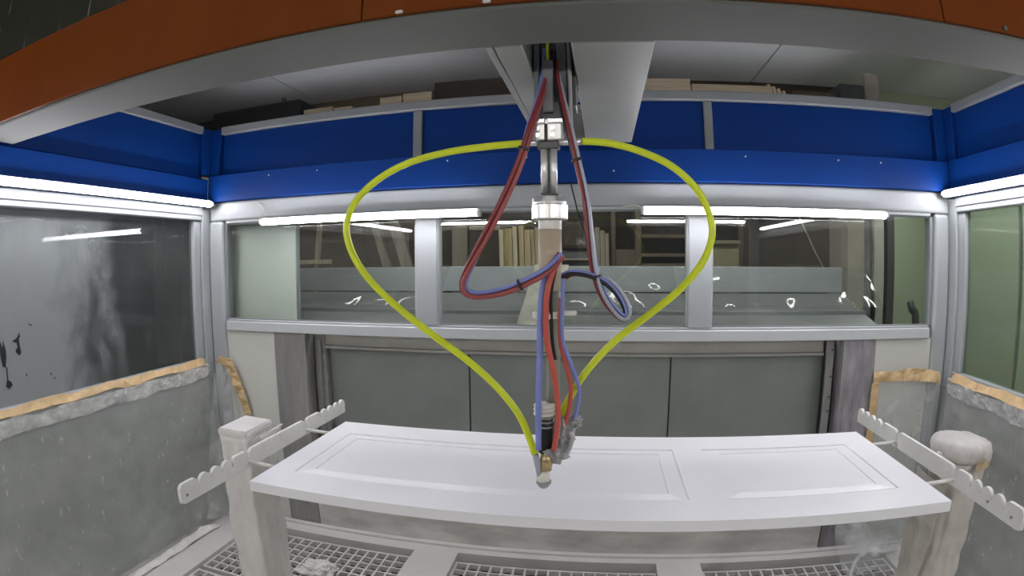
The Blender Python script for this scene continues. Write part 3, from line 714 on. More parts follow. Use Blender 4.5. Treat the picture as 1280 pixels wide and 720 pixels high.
for nm, mat, r, pts in (
    ('blue_line', BLU, 0.0078, [(-0.095, 1.252, 1.455), (-0.116, 1.255, 1.433), (-0.135, 1.254, 1.399), (-0.143, 1.25, 1.327), (-0.144, 1.25, 1.251), (-0.146, 1.25, 1.153), (-0.147, 1.25, 1.073), (-0.147, 1.255, 0.985)]),
    ('red_line', RED, 0.0072, [(-0.092, 1.245, 1.463), (-0.111, 1.245, 1.425), (-0.124, 1.242, 1.384), (-0.129, 1.242, 1.328), (-0.127, 1.245, 1.261), (-0.111, 1.25, 1.185), (-0.101, 1.25, 1.116), (-0.100, 1.25, 1.055), (-0.109, 1.255, 0.985)]),
    ('black_line', BLACK, 0.0045, [(-0.105, 1.25, 1.435), (-0.118, 1.256, 1.374), (-0.118, 1.262, 1.307), (-0.116, 1.265, 1.259), (-0.109, 1.268, 1.211)]),
    ('red_line', RED, 0.0056, [(-0.096, 1.268, 1.36), (-0.097, 1.268, 1.263), (-0.085, 1.28, 1.203), (-0.072, 1.29, 1.142), (-0.075, 1.29, 1.09), (-0.085, 1.285, 1.041)]),
    ('blue_line', BLU, 0.0050, [(-0.09, 1.262, 1.42), (-0.092, 1.262, 1.342), (-0.092, 1.266, 1.262), (-0.073, 1.28, 1.202), (-0.054, 1.295, 1.145), (-0.052, 1.30, 1.1), (-0.062, 1.295, 1.053)])):
    b1 = bmesh.new(); tube(b1, smoothpath(pts), r, 10); obj(nm, b1, mat, dn, True)
b1 = bmesh.new(); tube(b1, smoothpath([(-0.124, 1.333, 2.06), (-0.127, 1.325, 1.99), (-0.125, 1.320, 1.952)]), 0.004, 8)
tag(obj('earth_wire', b1, YEL, None, True), 'short yellow wire hanging in the slot between the gantry arms', 'wire')
b1 = bmesh.new(); tube(b1, smoothpath([(-0.0725, 1.30, 1.636), (-0.062, 1.30, 1.592), (-0.052, 1.298, 1.55), (-0.034, 1.25, 1.50)]), 0.0022, 6)
tag(obj('thin_wire', b1, BLACK, None, True), 'thin black wire end sticking up between the collar and the grey cable bundle', 'wire')

# ------------------------------------------------------------------ the white door on its pins
DT, DTH = 0.81, 0.031
dr = T('door_leaf', 'white panelled door leaf lying flat on pins below the spray gun', 'door', (0, 1.56, DT - DTH))
X0, X1, Y0, Y1 = -1.0, 1.0, 1.228, 1.885
def panel_rects(x0, x1, y0, y1):
    return [(x0, x1, y0, y1, 0.0), (x0 + 0.0012, x1 - 0.0012, y0 + 0.0012, y1 - 0.0012, -0.0042), (x0 + 0.003, x1 - 0.003, y0 + 0.003, y1 - 0.003, -0.0042),
            (x0 + 0.052, x1 - 0.052, y0 + 0.043, y1 - 0.043, -0.0012), (x0 + 0.0532, x1 - 0.0532, y0 + 0.0442, y1 - 0.0442, -0.0040)]
bm = bmesh.new()
PA = (-0.915, 0.253, 1.352, 1.755); PB = (0.355, 0.891, 1.354, 1.757)
xs = [X0, PA[0], PA[1], PB[0], PB[1], X1]; ys = [Y0, PA[2], PA[3], Y1]
vt = {}
def V(x, y, z):
    k = (round(x, 5), round(y, 5), round(z, 5))
    if k not in vt: vt[k] = bm.verts.new((x, y, z))
    return vt[k]
for i in range(5):
    for j in range(3):
        if j == 1 and i in (1, 3): continue
        bm.faces.new((V(xs[i], ys[j], DT), V(xs[i + 1], ys[j], DT), V(xs[i + 1], ys[j + 1], DT), V(xs[i], ys[j + 1], DT)))
for pr_ in (PA, PB):
    rs = panel_rects(*pr_)
    for a, b in zip(rs, rs[1:]):
        def cs(r): return [V(r[0], r[2], DT + r[4]), V(r[1], r[2], DT + r[4]), V(r[1], r[3], DT + r[4]), V(r[0], r[3], DT + r[4])]
        A, Bq = cs(a), cs(b)
        for k in range(4):
            bm.faces.new((A[k], A[(k + 1) % 4], Bq[(k + 1) % 4], Bq[k]))
    bm.faces.new(cs(rs[-1]))
zb = DT - DTH
per = [(x, Y0) for x in xs] + [(X1, y) for y in ys[1:]] + [(x, Y1) for x in xs[::-1][1:]] + [(X0, y) for y in ys[::-1][1:-1]]
for k in range(len(per)):
    a, b = per[k], per[(k + 1) % len(per)]
    bm.faces.new((V(a[0], a[1], zb), V(b[0], b[1], zb), V(b[0], b[1], DT), V(a[0], a[1], DT)))
bm.faces.new([V(x, y, zb) for x, y in per][::-1])
obj('door_slab', bm, WHITE, dr)
for s in (-1, 1):
    for y in (1.385, 1.765):
        b1 = bmesh.new(); cyl(b1, (s * 1.0005, y, 0.797), (s * 1.124, y, 0.800), 0.0062, 10); obj('support_pin', b1, OFFW, dr, True)

# notched racks
def rack(s, label):
    t = T('notched_rack', label, 'rack', (s * 1.12, 1.57, 0.782), 'notched racks either side of the door')
    zt, zb_ = 0.843, 0.782
    segs = [(1.046, 1.126), (1.134, 1.186), (1.192, 1.240), (1.246, 1.292), (1.298, 1.378), (1.392, 1.758), (1.772, 1.888), (1.896, 1.948), (1.954, 2.002), (2.008, 2.056), (2.060, 2.104)]
    top = []
    for k, (a, b) in enumerate(segs):
        w = b - a; r = min(w / 2, 0.018)
        if w < 0.06:
            pts = [(a + w / 2 - w / 2 * math.cos(q * math.pi / 8), zt - 0.022 + 0.022 * math.sin(q * math.pi / 8)) for q in range(9)]
        else:
            pts = [(a, zt - 0.024)] + [(a + r - r * math.cos(q * math.pi / 8), zt - r + r * math.sin(q * math.pi / 8)) for q in range(1, 5)]
            pts += [(b - r + r * math.sin(q * math.pi / 8), zt - r + r * math.cos(q * math.pi / 8)) for q in range(0, 4)] + [(b, zt - 0.024)]
        top += pts
        if k < len(segs) - 1:
            m_ = (b + segs[k + 1][0]) / 2
            deep = 0.0065 if k in (4, 5) else 0.003
            if k in (4, 5):
                top += [(m_ - 0.0068, 0.812), (m_ - 0.0068, 0.796), (m_, 0.7915), (m_ + 0.0068, 0.796), (m_ + 0.0068, 0.812)]
            else:
                top += [(m_ - deep, zt - 0.030), (m_ + deep, zt - 0.030)]
    prof = [(1.046, zb_ + 0.004)] + top + [(2.104, zb_)]
    bm = bmesh.new(); xa, xb = s * 1.114, s * 1.126
    cols = [[bm.verts.new((x, y, z)) for x in (xa, xb)] + [bm.verts.new((x, y, zb_ if y > 1.06 else zb_ + (1.06 - y) * 0.4)) for x in (xa, xb)] for y, z in prof]
    for a, b in zip(cols, cols[1:]):
        bm.faces.new((a[0], b[0], b[1], a[1]))
        if abs(a[0].co.y - b[0].co.y) > 1e-6:
            bm.faces.new((a[2], a[3], b[3], b[2])); bm.faces.new((a[0], a[2], b[2], b[0])); bm.faces.new((a[1], b[1], b[3], a[3]))
    for c in (cols[0], cols[-1]):
        bm.faces.new((c[0], c[1], c[3], c[2]))
    bmesh.ops.remove_doubles(bm, verts=bm.verts[:], dist=1e-5)
    obj('rack_plate', bm, OFFW, t)
    for y in (1.09, 1.20) if s > 0 else (1.07,):
        b1 = bmesh.new(); cyl(b1, (s * 1.1135, y, 0.806), (s * 1.1105, y, 0.806), 0.0045, 10); obj('plate_screw', b1, METALD, t)
    part('mount_lug', OFFW, t, *sorted((s * 1.1265, s * 1.175)), 1.52, 1.60, 0.784, 0.822, bev=0.004)
    return t
rack(-1, 'white sprayed notched rack beside the square wrapped post, left of the door')
rack(1, 'white sprayed notched rack beside the round wrapped post, right of the door')

# wrapped posts
def column(name, mat, parent, rings, nseg, wr, seed, flat=True):
    """rings: (z, [(x, y) corner loop]); loop is resampled, wrinkled"""
    bm = bmesh.new(); R_ = []
    zs = []
    for (z0, l0), (z1, l1) in zip(rings, rings[1:]):
        n = max(1, int(abs(z1 - z0) / 0.02))
        for i in range(n):
            f = i / n; zs.append((z0 + (z1 - z0) * f, [(a[0] + (b[0] - a[0]) * f, a[1] + (b[1] - a[1]) * f) for a, b in zip(l0, l1)]))
    zs.append(rings[-1])
    for z, lp in zs:
        cx = sum(p[0] for p in lp) / len(lp); cy = sum(p[1] for p in lp) / len(lp); ring = []
        m = len(lp); k = nseg // m
        for i in range(m):
            for j in range(k):
                f = j / k; x = lp[i][0] + (lp[(i + 1) % m][0] - lp[i][0]) * f; y = lp[i][1] + (lp[(i + 1) % m][1] - lp[i][1]) * f
                d = Vector((x - cx, y - cy, 0)).normalized()
                q = (x * 16, y * 16, z * 5 + math.sin(x * 30) * 0.4)
                w = wr * (abs(nz(q, 1.0, seed)) * 1.6 - 0.35) + wr * 0.4 * nz((x * 50, y * 50, z * 14), 1, seed + 9)
                ring.append(bm.verts.new((x + d.x * w, y + d.y * w, z)))
        R_.append(ring)
    n = len(R_[0])
    for a, b in zip(R_, R_[1:]):
        for k in range(n):
            bm.faces.new((a[k], a[(k + 1) % n], b[(k + 1) % n], b[k]))
    bm.faces.new(R_[0][::-1]); bm.faces.new(R_[-1])
    return obj(name, bm, mat, parent, True)
def poly_scale(lp, k, dx=0, dy=0):
    cx = sum(p[0] for p in lp) / len(lp); cy = sum(p[1] for p in lp) / len(lp)
    return [(cx + (x - cx) * k + dx, cy + (y - cy) * k + dy) for x, y in lp]
LQ = [(-1.318, 1.645), (-1.312, 1.466), (-1.180, 1.464), (-1.184, 1.632)]
lp = T('wrapped_post', 'square post wrapped in white film, left of the door', 'post', (-1.25, 1.51, 0))
column('film_wrap', WRAP, lp, [(0.0, poly_scale(LQ, 1.12)), (0.06, poly_scale(LQ, 1.02)), (0.45, LQ), (0.846, LQ)], 64, 0.015, 2.0)
bm = bmesh.new(); v0 = [bm.verts.new((x, y, 0.847)) for x, y in poly_scale(LQ, 1.05)]; v1 = [bm.verts.new((x, y, 0.872)) for x, y in poly_scale(LQ, 1.02)]
bm.faces.new(v0[::-1]); bm.faces.new(v1)
for k in range(4): bm.faces.new((v0[k], v0[(k + 1) % 4], v1[(k + 1) % 4], v1[k]))
bmesh.ops.bevel(bm, geom=bm.edges[:], offset=0.006, segments=2, affect='EDGES')
obj('top_cap', bm, WRAP, lp)
ribbon('film_fold', WRAP, lp, [((-1.168, 1.49, 0.838), (0.004, 0.012, 0.014)), ((-1.160, 1.56, 0.825), (0.006, 0.012, 0.020)), ((-1.164, 1.65, 0.835), (0.008, 0.010, 0.016))], 10, 3, 0.004, 0.010, 30, 3)
def circ(cx, cy, rx, ry, n=12, ph=0.0):
    return [(cx + rx * math.cos(2 * math.pi * k / n + ph), cy + ry * math.sin(2 * math.pi * k / n + ph)) for k in range(n)]
rp = T('wrapped_post', 'round-topped post bundled in dusty stained film, right of the door', 'post', (1.26, 1.57, 0))
column('film_wrap', WRAPD, rp, [(0.0, circ(1.25, 1.55, 0.115, 0.12)), (0.25, circ(1.24, 1.555, 0.098, 0.10)), (0.45, circ(1.245, 1.56, 0.092, 0.09)), (0.70, circ(1.262, 1.565, 0.094, 0.09)), (0.80, circ(1.266, 1.568, 0.098, 0.098))], 72, 0.022, 5.0)
column('head_wrap', WRAPH, rp, [(0.8005, circ(1.266, 1.568, 0.100, 0.10)), (0.815, circ(1.266, 1.568, 0.112, 0.112)), (0.842, circ(1.266, 1.568, 0.114, 0.116)), (0.862, circ(1.264, 1.568, 0.104, 0.106)), (0.872, circ(1.262, 1.568, 0.070, 0.075))], 72, 0.016, 8.0)
ribbon('stained_tape', WRAPTAN, rp, [((1.26, 1.452, 0.800), (0, 0, 0.016)), ((1.33, 1.472, 0.806), (0, 0, 0.018)), ((1.372, 1.52, 0.808), (0, 0, 0.018))], 12, 3, 0.003, 0.006, 25, 4)
for c, sz, sd in (((1.150, 1.53, 0.825), 0.016, 1), ((1.158, 1.515, 0.800), 0.014, 2), ((1.175, 1.49, 0.782), 0.015, 3), ((1.165, 1.50, 0.770), 0.010, 6)):
    lump('film_knot', WRAP, rp, c, sz, sz, sz * 0.8, sd, 0.5)
for c, sx_, sy_, sz_, sd in (((1.20, 1.45, 0.33), 0.030, 0.020, 0.016, 4), ((1.235, 1.445, 0.36), 0.018, 0.014, 0.028, 5), ((1.18, 1.46, 0.285), 0.030, 0.014, 0.012, 7)):
    lump('torn_film', WRAP, rp, c, sx_, sy_, sz_, sd, 0.7)
# loose skirt of film under the rack
ribbon('film_skirt', WRAPD, rp, [((1.130, 1.475, 0.40), (0.012, -0.02, 0.34)), ((1.118, 1.52, 0.40), (0.016, 0.0, 0.35)), ((1.124, 1.60, 0.40), (0.01, 0.02, 0.36))], 14, 14, 0.003, 0.012, 9, 6)

# ------------------------------------------------------------------ film, tape and litter
sheetL = sheet('plastic_sheet', FILMG, None, lambda u, v: (XL + 0.024 + 0.030 * (1 - v) ** 2, -0.4 + 2.72 * u, 0.02 + 0.80 * v), 90, 34, 0.0, 0.012, 7, 1)
tag(sheetL, 'clear plastic sheet hanging over the lower panels of the left wall', 'plastic sheet')
sheetR = sheet('plastic_sheet', FILMG, None, lambda u, v: (XR - 0.026 - 0.030 * (1 - v) ** 2, -0.4 + 2.72 * u, 0.02 + 0.80 * v), 90, 34, 0.0, 0.012, 7, 2)
tag(sheetR, 'clear plastic sheet hanging over the lower panels of the right wall', 'plastic sheet')
# film over the ledges
tag(ribbon('ledge_film', film('ledge_film', 0.75, (0.85, 0.86, 0.84), 0.25, bscale=22, bump=1.0), None, [((XL + 0.040, 0.2 + 0.1 * i, 0.862 + 0.004 * math.sin(i * 2.3)), (0.008, 0, 0.034 + 0.006 * math.sin(i * 1.7))) for i in range(22)], 130, 8, 0.0, 0.009, 14, 3),
    'rumpled plastic film below the masking tape on the left ledge', 'plastic sheet')
tag(ribbon('ledge_film', film('ledge_film_right', 0.7, (0.68, 0.68, 0.67), 0.25, bscale=22, bump=1.0), None, [((XR - 0.040, 0.2 + 0.1 * i, 0.855 + 0.004 * math.sin(i * 2.3)), (-0.006, 0, 0.034 + 0.006 * math.sin(i * 1.7))) for i in range(22)], 130, 8, 0.0, 0.009, 14, 8),
    'rumpled plastic film below the masking tape on the right ledge', 'plastic sheet')
tag(ribbon('masking_tape', TAPE, None, [((XL + 0.022, 0.2 + 0.1 * i, 0.916 + 0.005 * math.sin(i * 1.9)), (0.012, 0, -0.016 - 0.003 * math.sin(i * 1.3))) for i in range(22)], 120, 6, 0.002, 0.013, 11, 11),
    'crumpled tan masking paper strip along the left window ledge', 'masking tape')
tag(ribbon('masking_tape', TAPE, None, [((XR - 0.022, 0.2 + 0.1 * i, 0.906 + 0.005 * math.sin(i * 1.9)), (-0.012, 0, -0.018 - 0.003 * math.sin(i * 1.3))) for i in range(22)], 120, 6, 0.002, 0.013, 11, 14),
    'crumpled tan masking paper strip along the right window ledge', 'masking tape')
tag(ribbon('masking_tape', TAPE, None, [((1.335, 2.392, 0.902), (0, 0, 0.026)), ((1.47, 2.388, 0.908), (0, 0, 0.026)), ((1.55, 2.380, 0.915), (0, 0.004, 0.030)), ((1.65, 2.372, 0.905), (0, 0.006, 0.030)), ((1.715, 2.36, 0.895), (0, 0.006, 0.026))], 26, 4, 0.003, 0.012, 14, 15),
    'tan masking tape across the right cream panel of the back wall', 'masking tape')
tag(ribbon('masking_tape', TAPE, None, [((1.348, 2.392, 0.876), (0.020, 0, 0)), ((1.350, 2.392, 0.70), (0.024, 0, 0)), ((1.352, 2.392, 0.45), (0.024, 0, 0))], 16, 3, 0.003, 0.004, 14, 16),
    'vertical tan masking tape down the edge of the right cream panel', 'masking tape')
tag(sheet('plastic_sheet', FILMC, None, lambda u, v: (1.365 + 0.345 * u, 2.386 - 0.03 * math.sin(u * 3.0) * (1 - v), 0.02 + 0.86 * v), 24, 30, 0.0, 0.010, 9, 4),
    'clear plastic sheet taped over the right cream panel of the back wall', 'plastic sheet')
# film curtain across the left corner
def curtL(u, v):
    top = Vector((-2.06, 2.345, 0.91)); a = Vector((-2.085, 2.12, 0.05)); b = Vector((-1.86, 2.375, 0.05))
    r = Vector((-2.0 + 0.14 * (1 - v), 2.375, 0.05 + 0.87 * v)); l = a.lerp(top, v)
    return l.lerp(r, u) + Vector((0.02, -0.02, 0)) * math.sin(u * 9 + v * 4) * 0.6
tag(sheet('plastic_sheet', FILMC, None, curtL, 20, 40, 0.0, 0.010, 9, 7), 'clear plastic sheet draped across the back left corner', 'plastic sheet')
tag(ribbon('masking_tape', TAPE, None, [((-2.055, 2.350, 0.925), (0.018, 0, 0.02)), ((-1.985, 2.368, 0.905), (0.022, 0, 0.022)), ((-1.945, 2.375, 0.80), (0.026, 0, 0.008)), ((-1.910, 2.380, 0.70), (0.028, 0, 0.008)), ((-1.890, 2.382, 0.615), (0.022, 0, 0.006))], 26, 4, 0.003, 0.010, 16, 17),
    'tan masking paper strip slanting down the left cream panel', 'masking tape')
tag(ribbon('masking_tape', TAPE, None, [((-1.99, 2.30, 0.40), (0.012, 0, 0.05)), ((-1.94, 2.30, 0.37), (0.012, 0, 0.06)), ((-1.87, 2.31, 0.42), (0.012, 0, 0.06))], 10, 5, 0.003, 0.010, 16, 18),
    'scrap of tan masking paper low in the back left corner', 'masking tape')
tag(ribbon('floor_film', WRAP, None, [((-2.075, 1.20, 0.012), (0.040, 0, -0.006)), ((-2.072, 1.55, 0.014), (0.040, 0, -0.006)), ((-2.065, 1.85, 0.016), (0.040, 0, -0.006)), ((-2.06, 2.05, 0.018), (0.034, 0.01, -0.008)), ((-2.03, 2.14, 0.016), (0.02, 0.02, -0.008))], 50, 5, 0.002, 0.010, 14, 21),
    'loose white film edge lying on the floor along the left wall', 'plastic sheet')
lr = lump('crumpled_rag', WRAP, None, (-1.255, 1.945, 0.028), 0.085, 0.060, 0.034, 12.0, 0.55, 4, 4); tag(lr, 'crumpled white rag lying on the left floor grate', 'rag')
b1 = bmesh.new(); tube(b1, smoothpath([(1.19, 2.00, -0.010), (1.225, 2.10, -0.010), (1.26, 2.17, -0.006), (1.316, 2.245, 0.004), (1.40, 2.30, 0.012), (1.505, 2.29, 0.012), (1.58, 2.30, 0.010)]), 0.009, 10)
tag(obj('pale_hose', b1, WRAP, None, True), 'pale hose curving over the right floor grate', 'hose')
lump_ = lump('litter_scrap', STEELD, None, (1.60, 2.12, 0.006), 0.018, 0.008, 0.006, 3, 0.5); tag(lump_, 'small dark scrap on the floor between the right grate and the wrapped post', 'litter')
# film heap in the right rear corner below the door
tag(sheet('plastic_sheet', FILMC, None, lambda u, v: (1.20 + 0.50 * u, 2.36 - 0.24 * (1 - v) ** 2, 0.012 + 0.30 * v ** 1.5), 24, 20, 0.0, 0.014, 9, 9), 'crumpled clear film slumped at the floor in the right rear corner', 'plastic sheet')

# ------------------------------------------------------------------ exhaust hood and stock behind the back windows
hd = T('exhaust_hood', 'grey sheet metal exhaust hood behind the back windows', 'hood', (-0.24, 2.9, 1.0))
part('hood_upright', HOOD, hd, -2.04, 1.50, 3.16, 3.20, 1.262, 1.412)
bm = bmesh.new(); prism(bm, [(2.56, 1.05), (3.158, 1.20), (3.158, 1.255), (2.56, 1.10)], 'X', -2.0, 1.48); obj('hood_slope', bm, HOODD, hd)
part('hood_rib', HOODD, hd, -2.0, 1.48, 2.80, 2.82, 1.155, 1.185)
for x in (-0.85, 0.30):
    part('hood_seam', HOOD, hd, x, x + 0.008, 3.152, 3.159, 1.262, 1.410, bev=0)
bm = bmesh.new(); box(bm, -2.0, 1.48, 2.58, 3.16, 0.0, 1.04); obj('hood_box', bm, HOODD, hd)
def fshine(name, x0, x1, z0, z1, y, seed, label, mat=SHINY):
    o = sheet(name, mat, None, lambda u, v: (x0 + (x1 - x0) * u, 3.135 - 0.30 * (1 - v), 1.205 + 0.215 * v), 60, 20, 0.0, 0.016, 4, seed)
    tag(o, label, 'plastic sheet')
fshine('plastic_sheet', -1.95, -0.90, 1.262, 1.42, 3.02, 31, 'clear plastic sheet over the hood behind the left back window')
fshine('plastic_sheet', -0.17, 0.42, 1.262, 1.42, 3.02, 33, 'clear plastic sheet over the hood behind the middle back window')
fshine('plastic_sheet', 0.50, 1.62, 1.262, 1.42, 3.02, 36, 'clear plastic sheet over the hood behind the right back window')
tag(sheet('plastic_sheet', FILMP, None, lambda u, v: (-0.42 + 0.20 * u + 0.03 * v, 2.62 + 0.52 * v, 1.128 + 0.295 * v), 10, 24, 0.0, 0.010, 8, 38), 'added pale sheet on the hood for a washed-out patch behind the spray pole', 'plastic sheet')  # sheet added to imitate a washed-out pale patch in the window

wbd = part('white_board', PANELW, None, -2.3, -1.602, 2.515, 2.535, 0.0, 2.10); tag(wbd, 'large pale board standing behind the left back window', 'board')
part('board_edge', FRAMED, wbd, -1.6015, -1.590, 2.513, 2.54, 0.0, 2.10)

def plank(name, label, cat, x0, x1, y, z0, z1, w, mat, group=None, th=0.03):
    """board leaning from (x0, z0) to (x1, z1)"""
    bm = bmesh.new(); prism(bm, [(x0 - w / 2, z0), (x0 + w / 2, z0), (x1 + w / 2, z1), (x1 - w / 2, z1)], 'Y', y, y + th)
    return tag(obj(name, bm, mat), label, cat, group)
G1 = 'timber leaning behind the left back window'
plank('timber_stick', 'thin upright pale timber stick, leftmost behind the left back window', 'timber', -2.30, -2.12, 3.70, 0.0, 1.95, 0.035, WOODL, G1)
o = part('timber_shelf', WOODL, None, -2.40, -2.02, 3.66, 3.69, 1.435, 1.47); tag(o, 'short horizontal pale timber ledge behind the left back window', 'timber', G1)
part('shelf_bracket', WOODG, o, -2.39, -2.36, 3.66, 3.69, 0.0, 1.434)
plank('leaning_board', 'dark leaning board, first of the slanted boards behind the left back window', 'timber', -1.20, -1.80, 3.72, 0.0, 1.95, 0.10, WOODD, G1)
plank('leaning_board', 'pale leaning board between two dark ones behind the left back window', 'timber', -1.10, -1.72, 3.66, 0.0, 1.95, 0.055, WOODG, G1)
plank('leaning_board', 'dark leaning board right of the first pale one behind the left back window', 'timber', -1.03, -1.65, 3.72, 0.0, 1.95, 0.09, WOODD, G1)
plank('leaning_board', 'wider pale leaning board, rightmost slanted one behind the left back window', 'timber', -0.94, -1.56, 3.66, 0.0, 1.95, 0.085, WOODG, G1)
plank('timber_stick', 'thin upright brown stick beside the left mullion', 'timber', -1.20, -1.16, 3.60, 0.0, 1.90, 0.03, WOODG, G1)
o = part('shop_cabinet', HDARK, None, -1.42, -1.245, 3.80, 4.1, 0, 1.645); tag(o, 'dark cabinet behind the boards at the right end of the left back window', 'cabinet')
o = part('shop_cabinet', HDARK, None, -1.19, -1.08, 3.82, 4.1, 0, 1.67); tag(o, 'dark cabinet behind the left edge of the middle back window', 'cabinet')
part('cabinet_top', WOODG, o, -1.19, -1.08, 3.81, 4.1, 1.671, 1.70)
o = part('timber_post', WOODG, None, -1.075, -0.960, 3.77, 3.81, 0, 1.70); tag(o, 'grey brown timber post left of the stacked boards, middle back window', 'timber')
o = part('shop_cabinet', HDARK, None, -0.925, -0.70, 3.70, 4.1, 0, 1.66); tag(o, 'dark cabinet between the timber post and the stacked boards', 'cabinet')
part('cabinet_top', WOODG, o, -0.925, -0.70, 3.69, 4.1, 1.661, 1.695)
ORD = 'first second third fourth fifth sixth seventh eighth ninth tenth eleventh'.split()
x = -0.690; k = 0
for k in range(11):
    w = 0.022 + 0.018 * random.random(); h = 1.655 + 0.03 * random.random()
    ln = -0.03 + 0.02 * random.random()
    plank('stacked_board', ORD[k] + ' raw yellowish board from the left in the upright row behind the spray pole', 'timber', x + w / 2 + 0.03 + 0.03 * (k / 10), x + w / 2 + ln * 0.3, 3.60 + 0.05 * random.random(), 0.0, h, w, WOOD if k % 3 else WOODL, 'boards stacked upright behind the spray pole', 0.06)
    x += w + 0.004 + (0.006 if k % 4 == 3 else 0)
o = T('shop_machine', 'dark workshop machine just right of the spray pole, behind the middle window', 'machine', (-0.17, 3.75, 0))
part('machine_body', HGREY, o, -0.30, -0.05, 3.70, 4.05, 0.0, 1.52, bev=0.02, seg=2); part('machine_head', HDARK, o, -0.27, -0.09, 3.66, 4.0, 1.521, 1.72, bev=0.03, seg=2); part('machine_shelf', WOODG, o, -0.29, -0.06, 3.62, 3.695, 1.445, 1.46)
for i, (a, b, lb) in enumerate(((-0.045, -0.012, 'first'), (-0.008, 0.022, 'second'), (0.026, 0.050, 'third'))):
    plank('upright_board', lb + ' of three grey boards standing right of the dark machine', 'timber', (a + b) / 2 + 0.03, (a + b) / 2, 3.66, 0, 1.67 - 0.02 * i, b - a, WOODG, 'three grey boards by the machine')
o = T('shop_rack', 'dark brown storage rack filling the right half of the middle back window', 'rack', (0.35, 3.9, 0))
part('rack_back', HDARK, o, 0.07, 0.72, 4.12, 4.16, 0, 1.95)
for a, b in ((0.07, 0.10), (0.235, 0.275), (0.70, 0.72)):
    part('rack_upright', WOODD, o, a, b, 3.70, 4.115, 0, 1.95)
for z in (1.40, 1.47, 1.60):
    part('rack_shelf', WOODD, o, 0.28, 0.70, 3.70, 4.115, z, z + 0.025)
part('rack_door', WOODD, o, 0.10, 0.235, 3.69, 3.71, 0.0, 1.52)
o = T('carton', 'olive cardboard box behind the left edge of the right back window', 'box', (0.85, 3.8, 0))
part('carton_body', CARTON, o, 0.74, 0.96, 3.68, 3.95, 0.0, 1.585); part('carton_flap', CARTON, o, 0.74, 0.96, 3.64, 3.675, 1.56, 1.585)
o = part('dark_door', HDARK, None, 1.02, 1.48, 3.95, 4.00, 0, 1.93); tag(o, 'dark brown board standing behind the right back window', 'board')
part('board_strip', WOODD, o, 1.02, 1.06, 3.93, 3.949, 0, 1.93)
b1 = bmesh.new(); tube(b1, smoothpath([(1.30, 3.55, 1.85), (1.40, 3.55, 1.66), (1.47, 3.55, 1.52), (1.54, 3.55, 1.40), (1.57, 3.55, 1.30)]), 0.005, 6)
tag(obj('hanging_rope', b1, WOODL, None, True), 'pale rope hanging diagonally behind the right back window', 'rope')
cm = T('concrete_column', 'beige column with torn grey and pale edges behind the right back window', 'column', (1.75, 3.5, 0))
part('column_face', CONC, cm, 1.605, 1.728, 3.30, 3.60, 0, 2.20)
part('torn_strip', PURPLE, cm, 1.729, 1.795, 3.31, 3.60, 0, 2.20)
def jag(x0, x1, y, seed, n=40):
    pts = [(x0 + 0.012 * nz((0, 0, i * 0.45), 1, seed) + (0.02 if 14 < i < 22 else 0.0), 0.0 + 2.2 * i / n) for i in range(n + 1)]
    return pts + [(x1, 2.2), (x1, 0.0)]
bm = bmesh.new(); prism(bm, jag(1.790, 1.870, 3.3, 3.3), 'Y', 3.285, 3.305); bmesh.ops.triangulate(bm, faces=[f for f in bm.faces if len(f.verts) > 4]); obj('pale_edge', bm, PAPERL, cm)
b1 = bmesh.new(); tube(b1, smoothpath([(2.36, 3.72, 1.16), (2.37, 3.70, 1.10), (2.41, 3.70, 0.98), (2.43, 3.70, 0.0)]), 0.028, 10)
tag(obj('standing_pipe', b1, STEELD, None, True), 'dark pipe standing against the green wall, right back window', 'pipe')
o = T('green_cabinet', 'tall grey green cabinet on legs beyond the right side window', 'cabinet', (3.3, 3.55, 0))
part('cabinet_body', HGREEND, o, 3.0, 3.6, 3.20, 4.02, 0.50, 2.35, bev=0.006)
for x, y in ((3.04, 3.24), (3.56, 3.24), (3.04, 3.98), (3.56, 3.98)):
    part('cabinet_leg', STEELD, o, x - 0.025, x + 0.025, y - 0.025, y + 0.025, 0.0, 0.4995)
o = part('green_partition', HGREEN, None, 2.98, 3.04, 2.2, 3.14, 0.42, 2.35); tag(o, 'bright green partition beside the grey green cabinet', 'partition')
part('partition_foot', STEELD, o, 2.98, 3.04, 2.25, 2.30, 0.0, 0.4195); part('partition_foot', STEELD, o, 2.98, 3.04, 3.05, 3.10, 0.0, 0.4195)
# leaning panels in the dark hall left of the booth
for i, (y0, y1, lb) in enumerate(((3.10, 3.28, 'dark leaning panel, nearer of two beyond the left window'), (3.42, 3.62, 'dark leaning panel, farther of two beyond the left window'))):
    bm = bmesh.new(); prism(bm, [(y0 - 0.1, 0), (y1 - 0.1, 0), (y1 + 0.05, 2.0), (y0 + 0.05, 2.0)], 'X', -3.30 - 0.1 * i, -3.25 - 0.1 * i)
    tag(obj('stored_sheet', bm, HGREY), lb, 'panel')

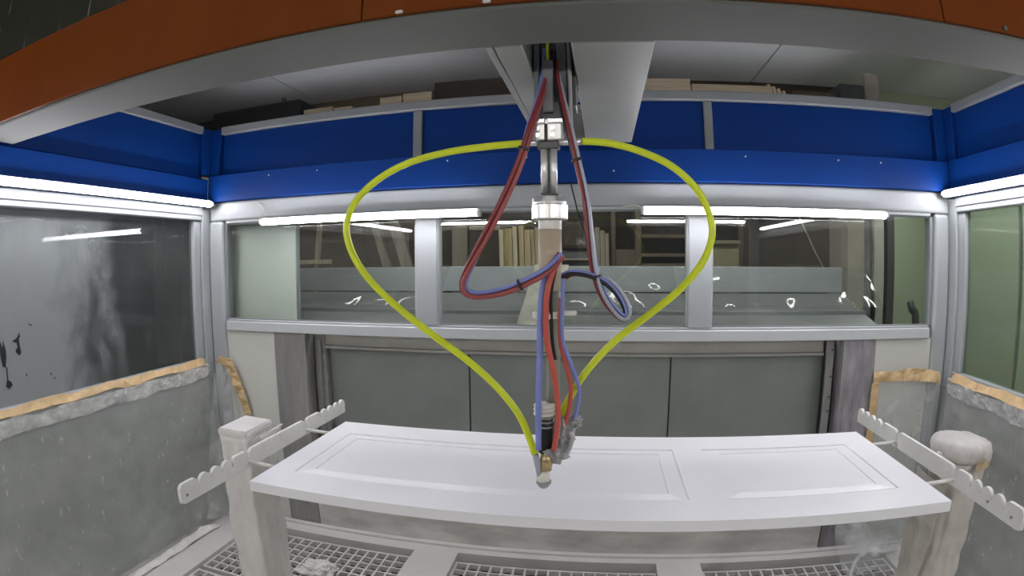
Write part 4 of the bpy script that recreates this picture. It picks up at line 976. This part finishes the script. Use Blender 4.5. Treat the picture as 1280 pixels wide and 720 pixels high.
# ------------------------------------------------------------------ stock lying on the loft behind the top rail
lf = part('loft_deck', WOODD, None, -2.9, 2.05, 2.62, 3.5, 2.21, 2.24); tag(lf, 'loft deck over the exhaust behind the blue panels', 'deck')
for x in (-2.85, 2.01):
    for y in (2.66, 3.46):
        part('deck_post', STEELD, lf, x - 0.03, x + 0.03, y - 0.03, y + 0.03, 0.0, 2.2095)
o = part('duct_box', DUCT, None, -2.62, -1.87, 2.95, 3.25, 2.241, 2.515, bev=0.01); tag(o, 'long dark duct box on the loft at the left, above the blue panels', 'duct')
part('duct_knob', STEELD, o, -2.03, -2.005, 2.96, 2.985, 2.5155, 2.545)
o = part('dark_crate', HDARK, None, -0.955, -0.46, 2.95, 3.25, 2.241, 2.51, bev=0.006); tag(o, 'dark crate on the loft beside the gantry arm', 'crate')
def loft_board(x0, x1, y, z, t, label, mat=WOODL, dz=0.0, name='loft_board'):
    bm = bmesh.new(); prism(bm, [(x0, z), (x1, z + dz), (x1, z + dz + t), (x0, z + t)], 'Y', y, y + 0.14)
    tag(obj(name, bm, mat), label, 'timber', 'timber on the loft')
loft_board(-1.84, -1.63, 2.95, 2.241, 0.190, 'pale timber block on the loft right of the dark duct box', WOODP)
loft_board(-1.62, -1.50, 2.96, 2.241, 0.180, 'second pale timber block on the loft, right of the first', WOODP)
loft_board(-1.50, -1.33, 2.98, 2.241, 0.160, 'low brown timber block on the loft', WOODD)
loft_board(-1.30, -1.16, 2.95, 2.241, 0.205, 'pale wedge of timber on the loft left of the dark crate', WOODP, 0.0)
loft_board(-1.15, -0.97, 2.95, 2.241, 0.215, 'pale timber block against the dark crate on the loft', WOODP)
loft_board(0.26, 0.52, 2.93, 2.241, 0.225, 'short pale board on the loft right of the wide gantry arm', WOODP)
loft_board(0.53, 1.00, 2.93, 2.241, 0.195, 'long pale board on the loft', WOODP)
loft_board(0.40, 1.02, 3.12, 2.241, 0.220, 'brown board behind the long pale board on the loft', WOODD)
for i in range(4):
    plank('timber_offcut', ORD[i] + ' splintered pale offcut from the left in the tuft of scraps on the loft', 'timber', 1.03 + 0.025 * i, 0.99 + 0.03 * i, 2.96, 2.241, 2.46 - 0.012 * i, 0.016, WOODP, 'splintered offcuts on the loft')
loft_board(1.14, 1.42, 2.98, 2.241, 0.195, 'dark brown board on the loft left of the grey box', WOODD)
o = part('grey_box', HGREY, None, 1.44, 1.60, 2.95, 3.2, 2.241, 2.49); tag(o, 'small grey box on the loft at the right', 'box')
o = part('pale_post_block', CONC, None, 1.605, 1.70, 2.93, 3.1, 2.241, 2.56, bev=0.006); tag(o, 'upright pale block on the loft beside the small grey box', 'block')
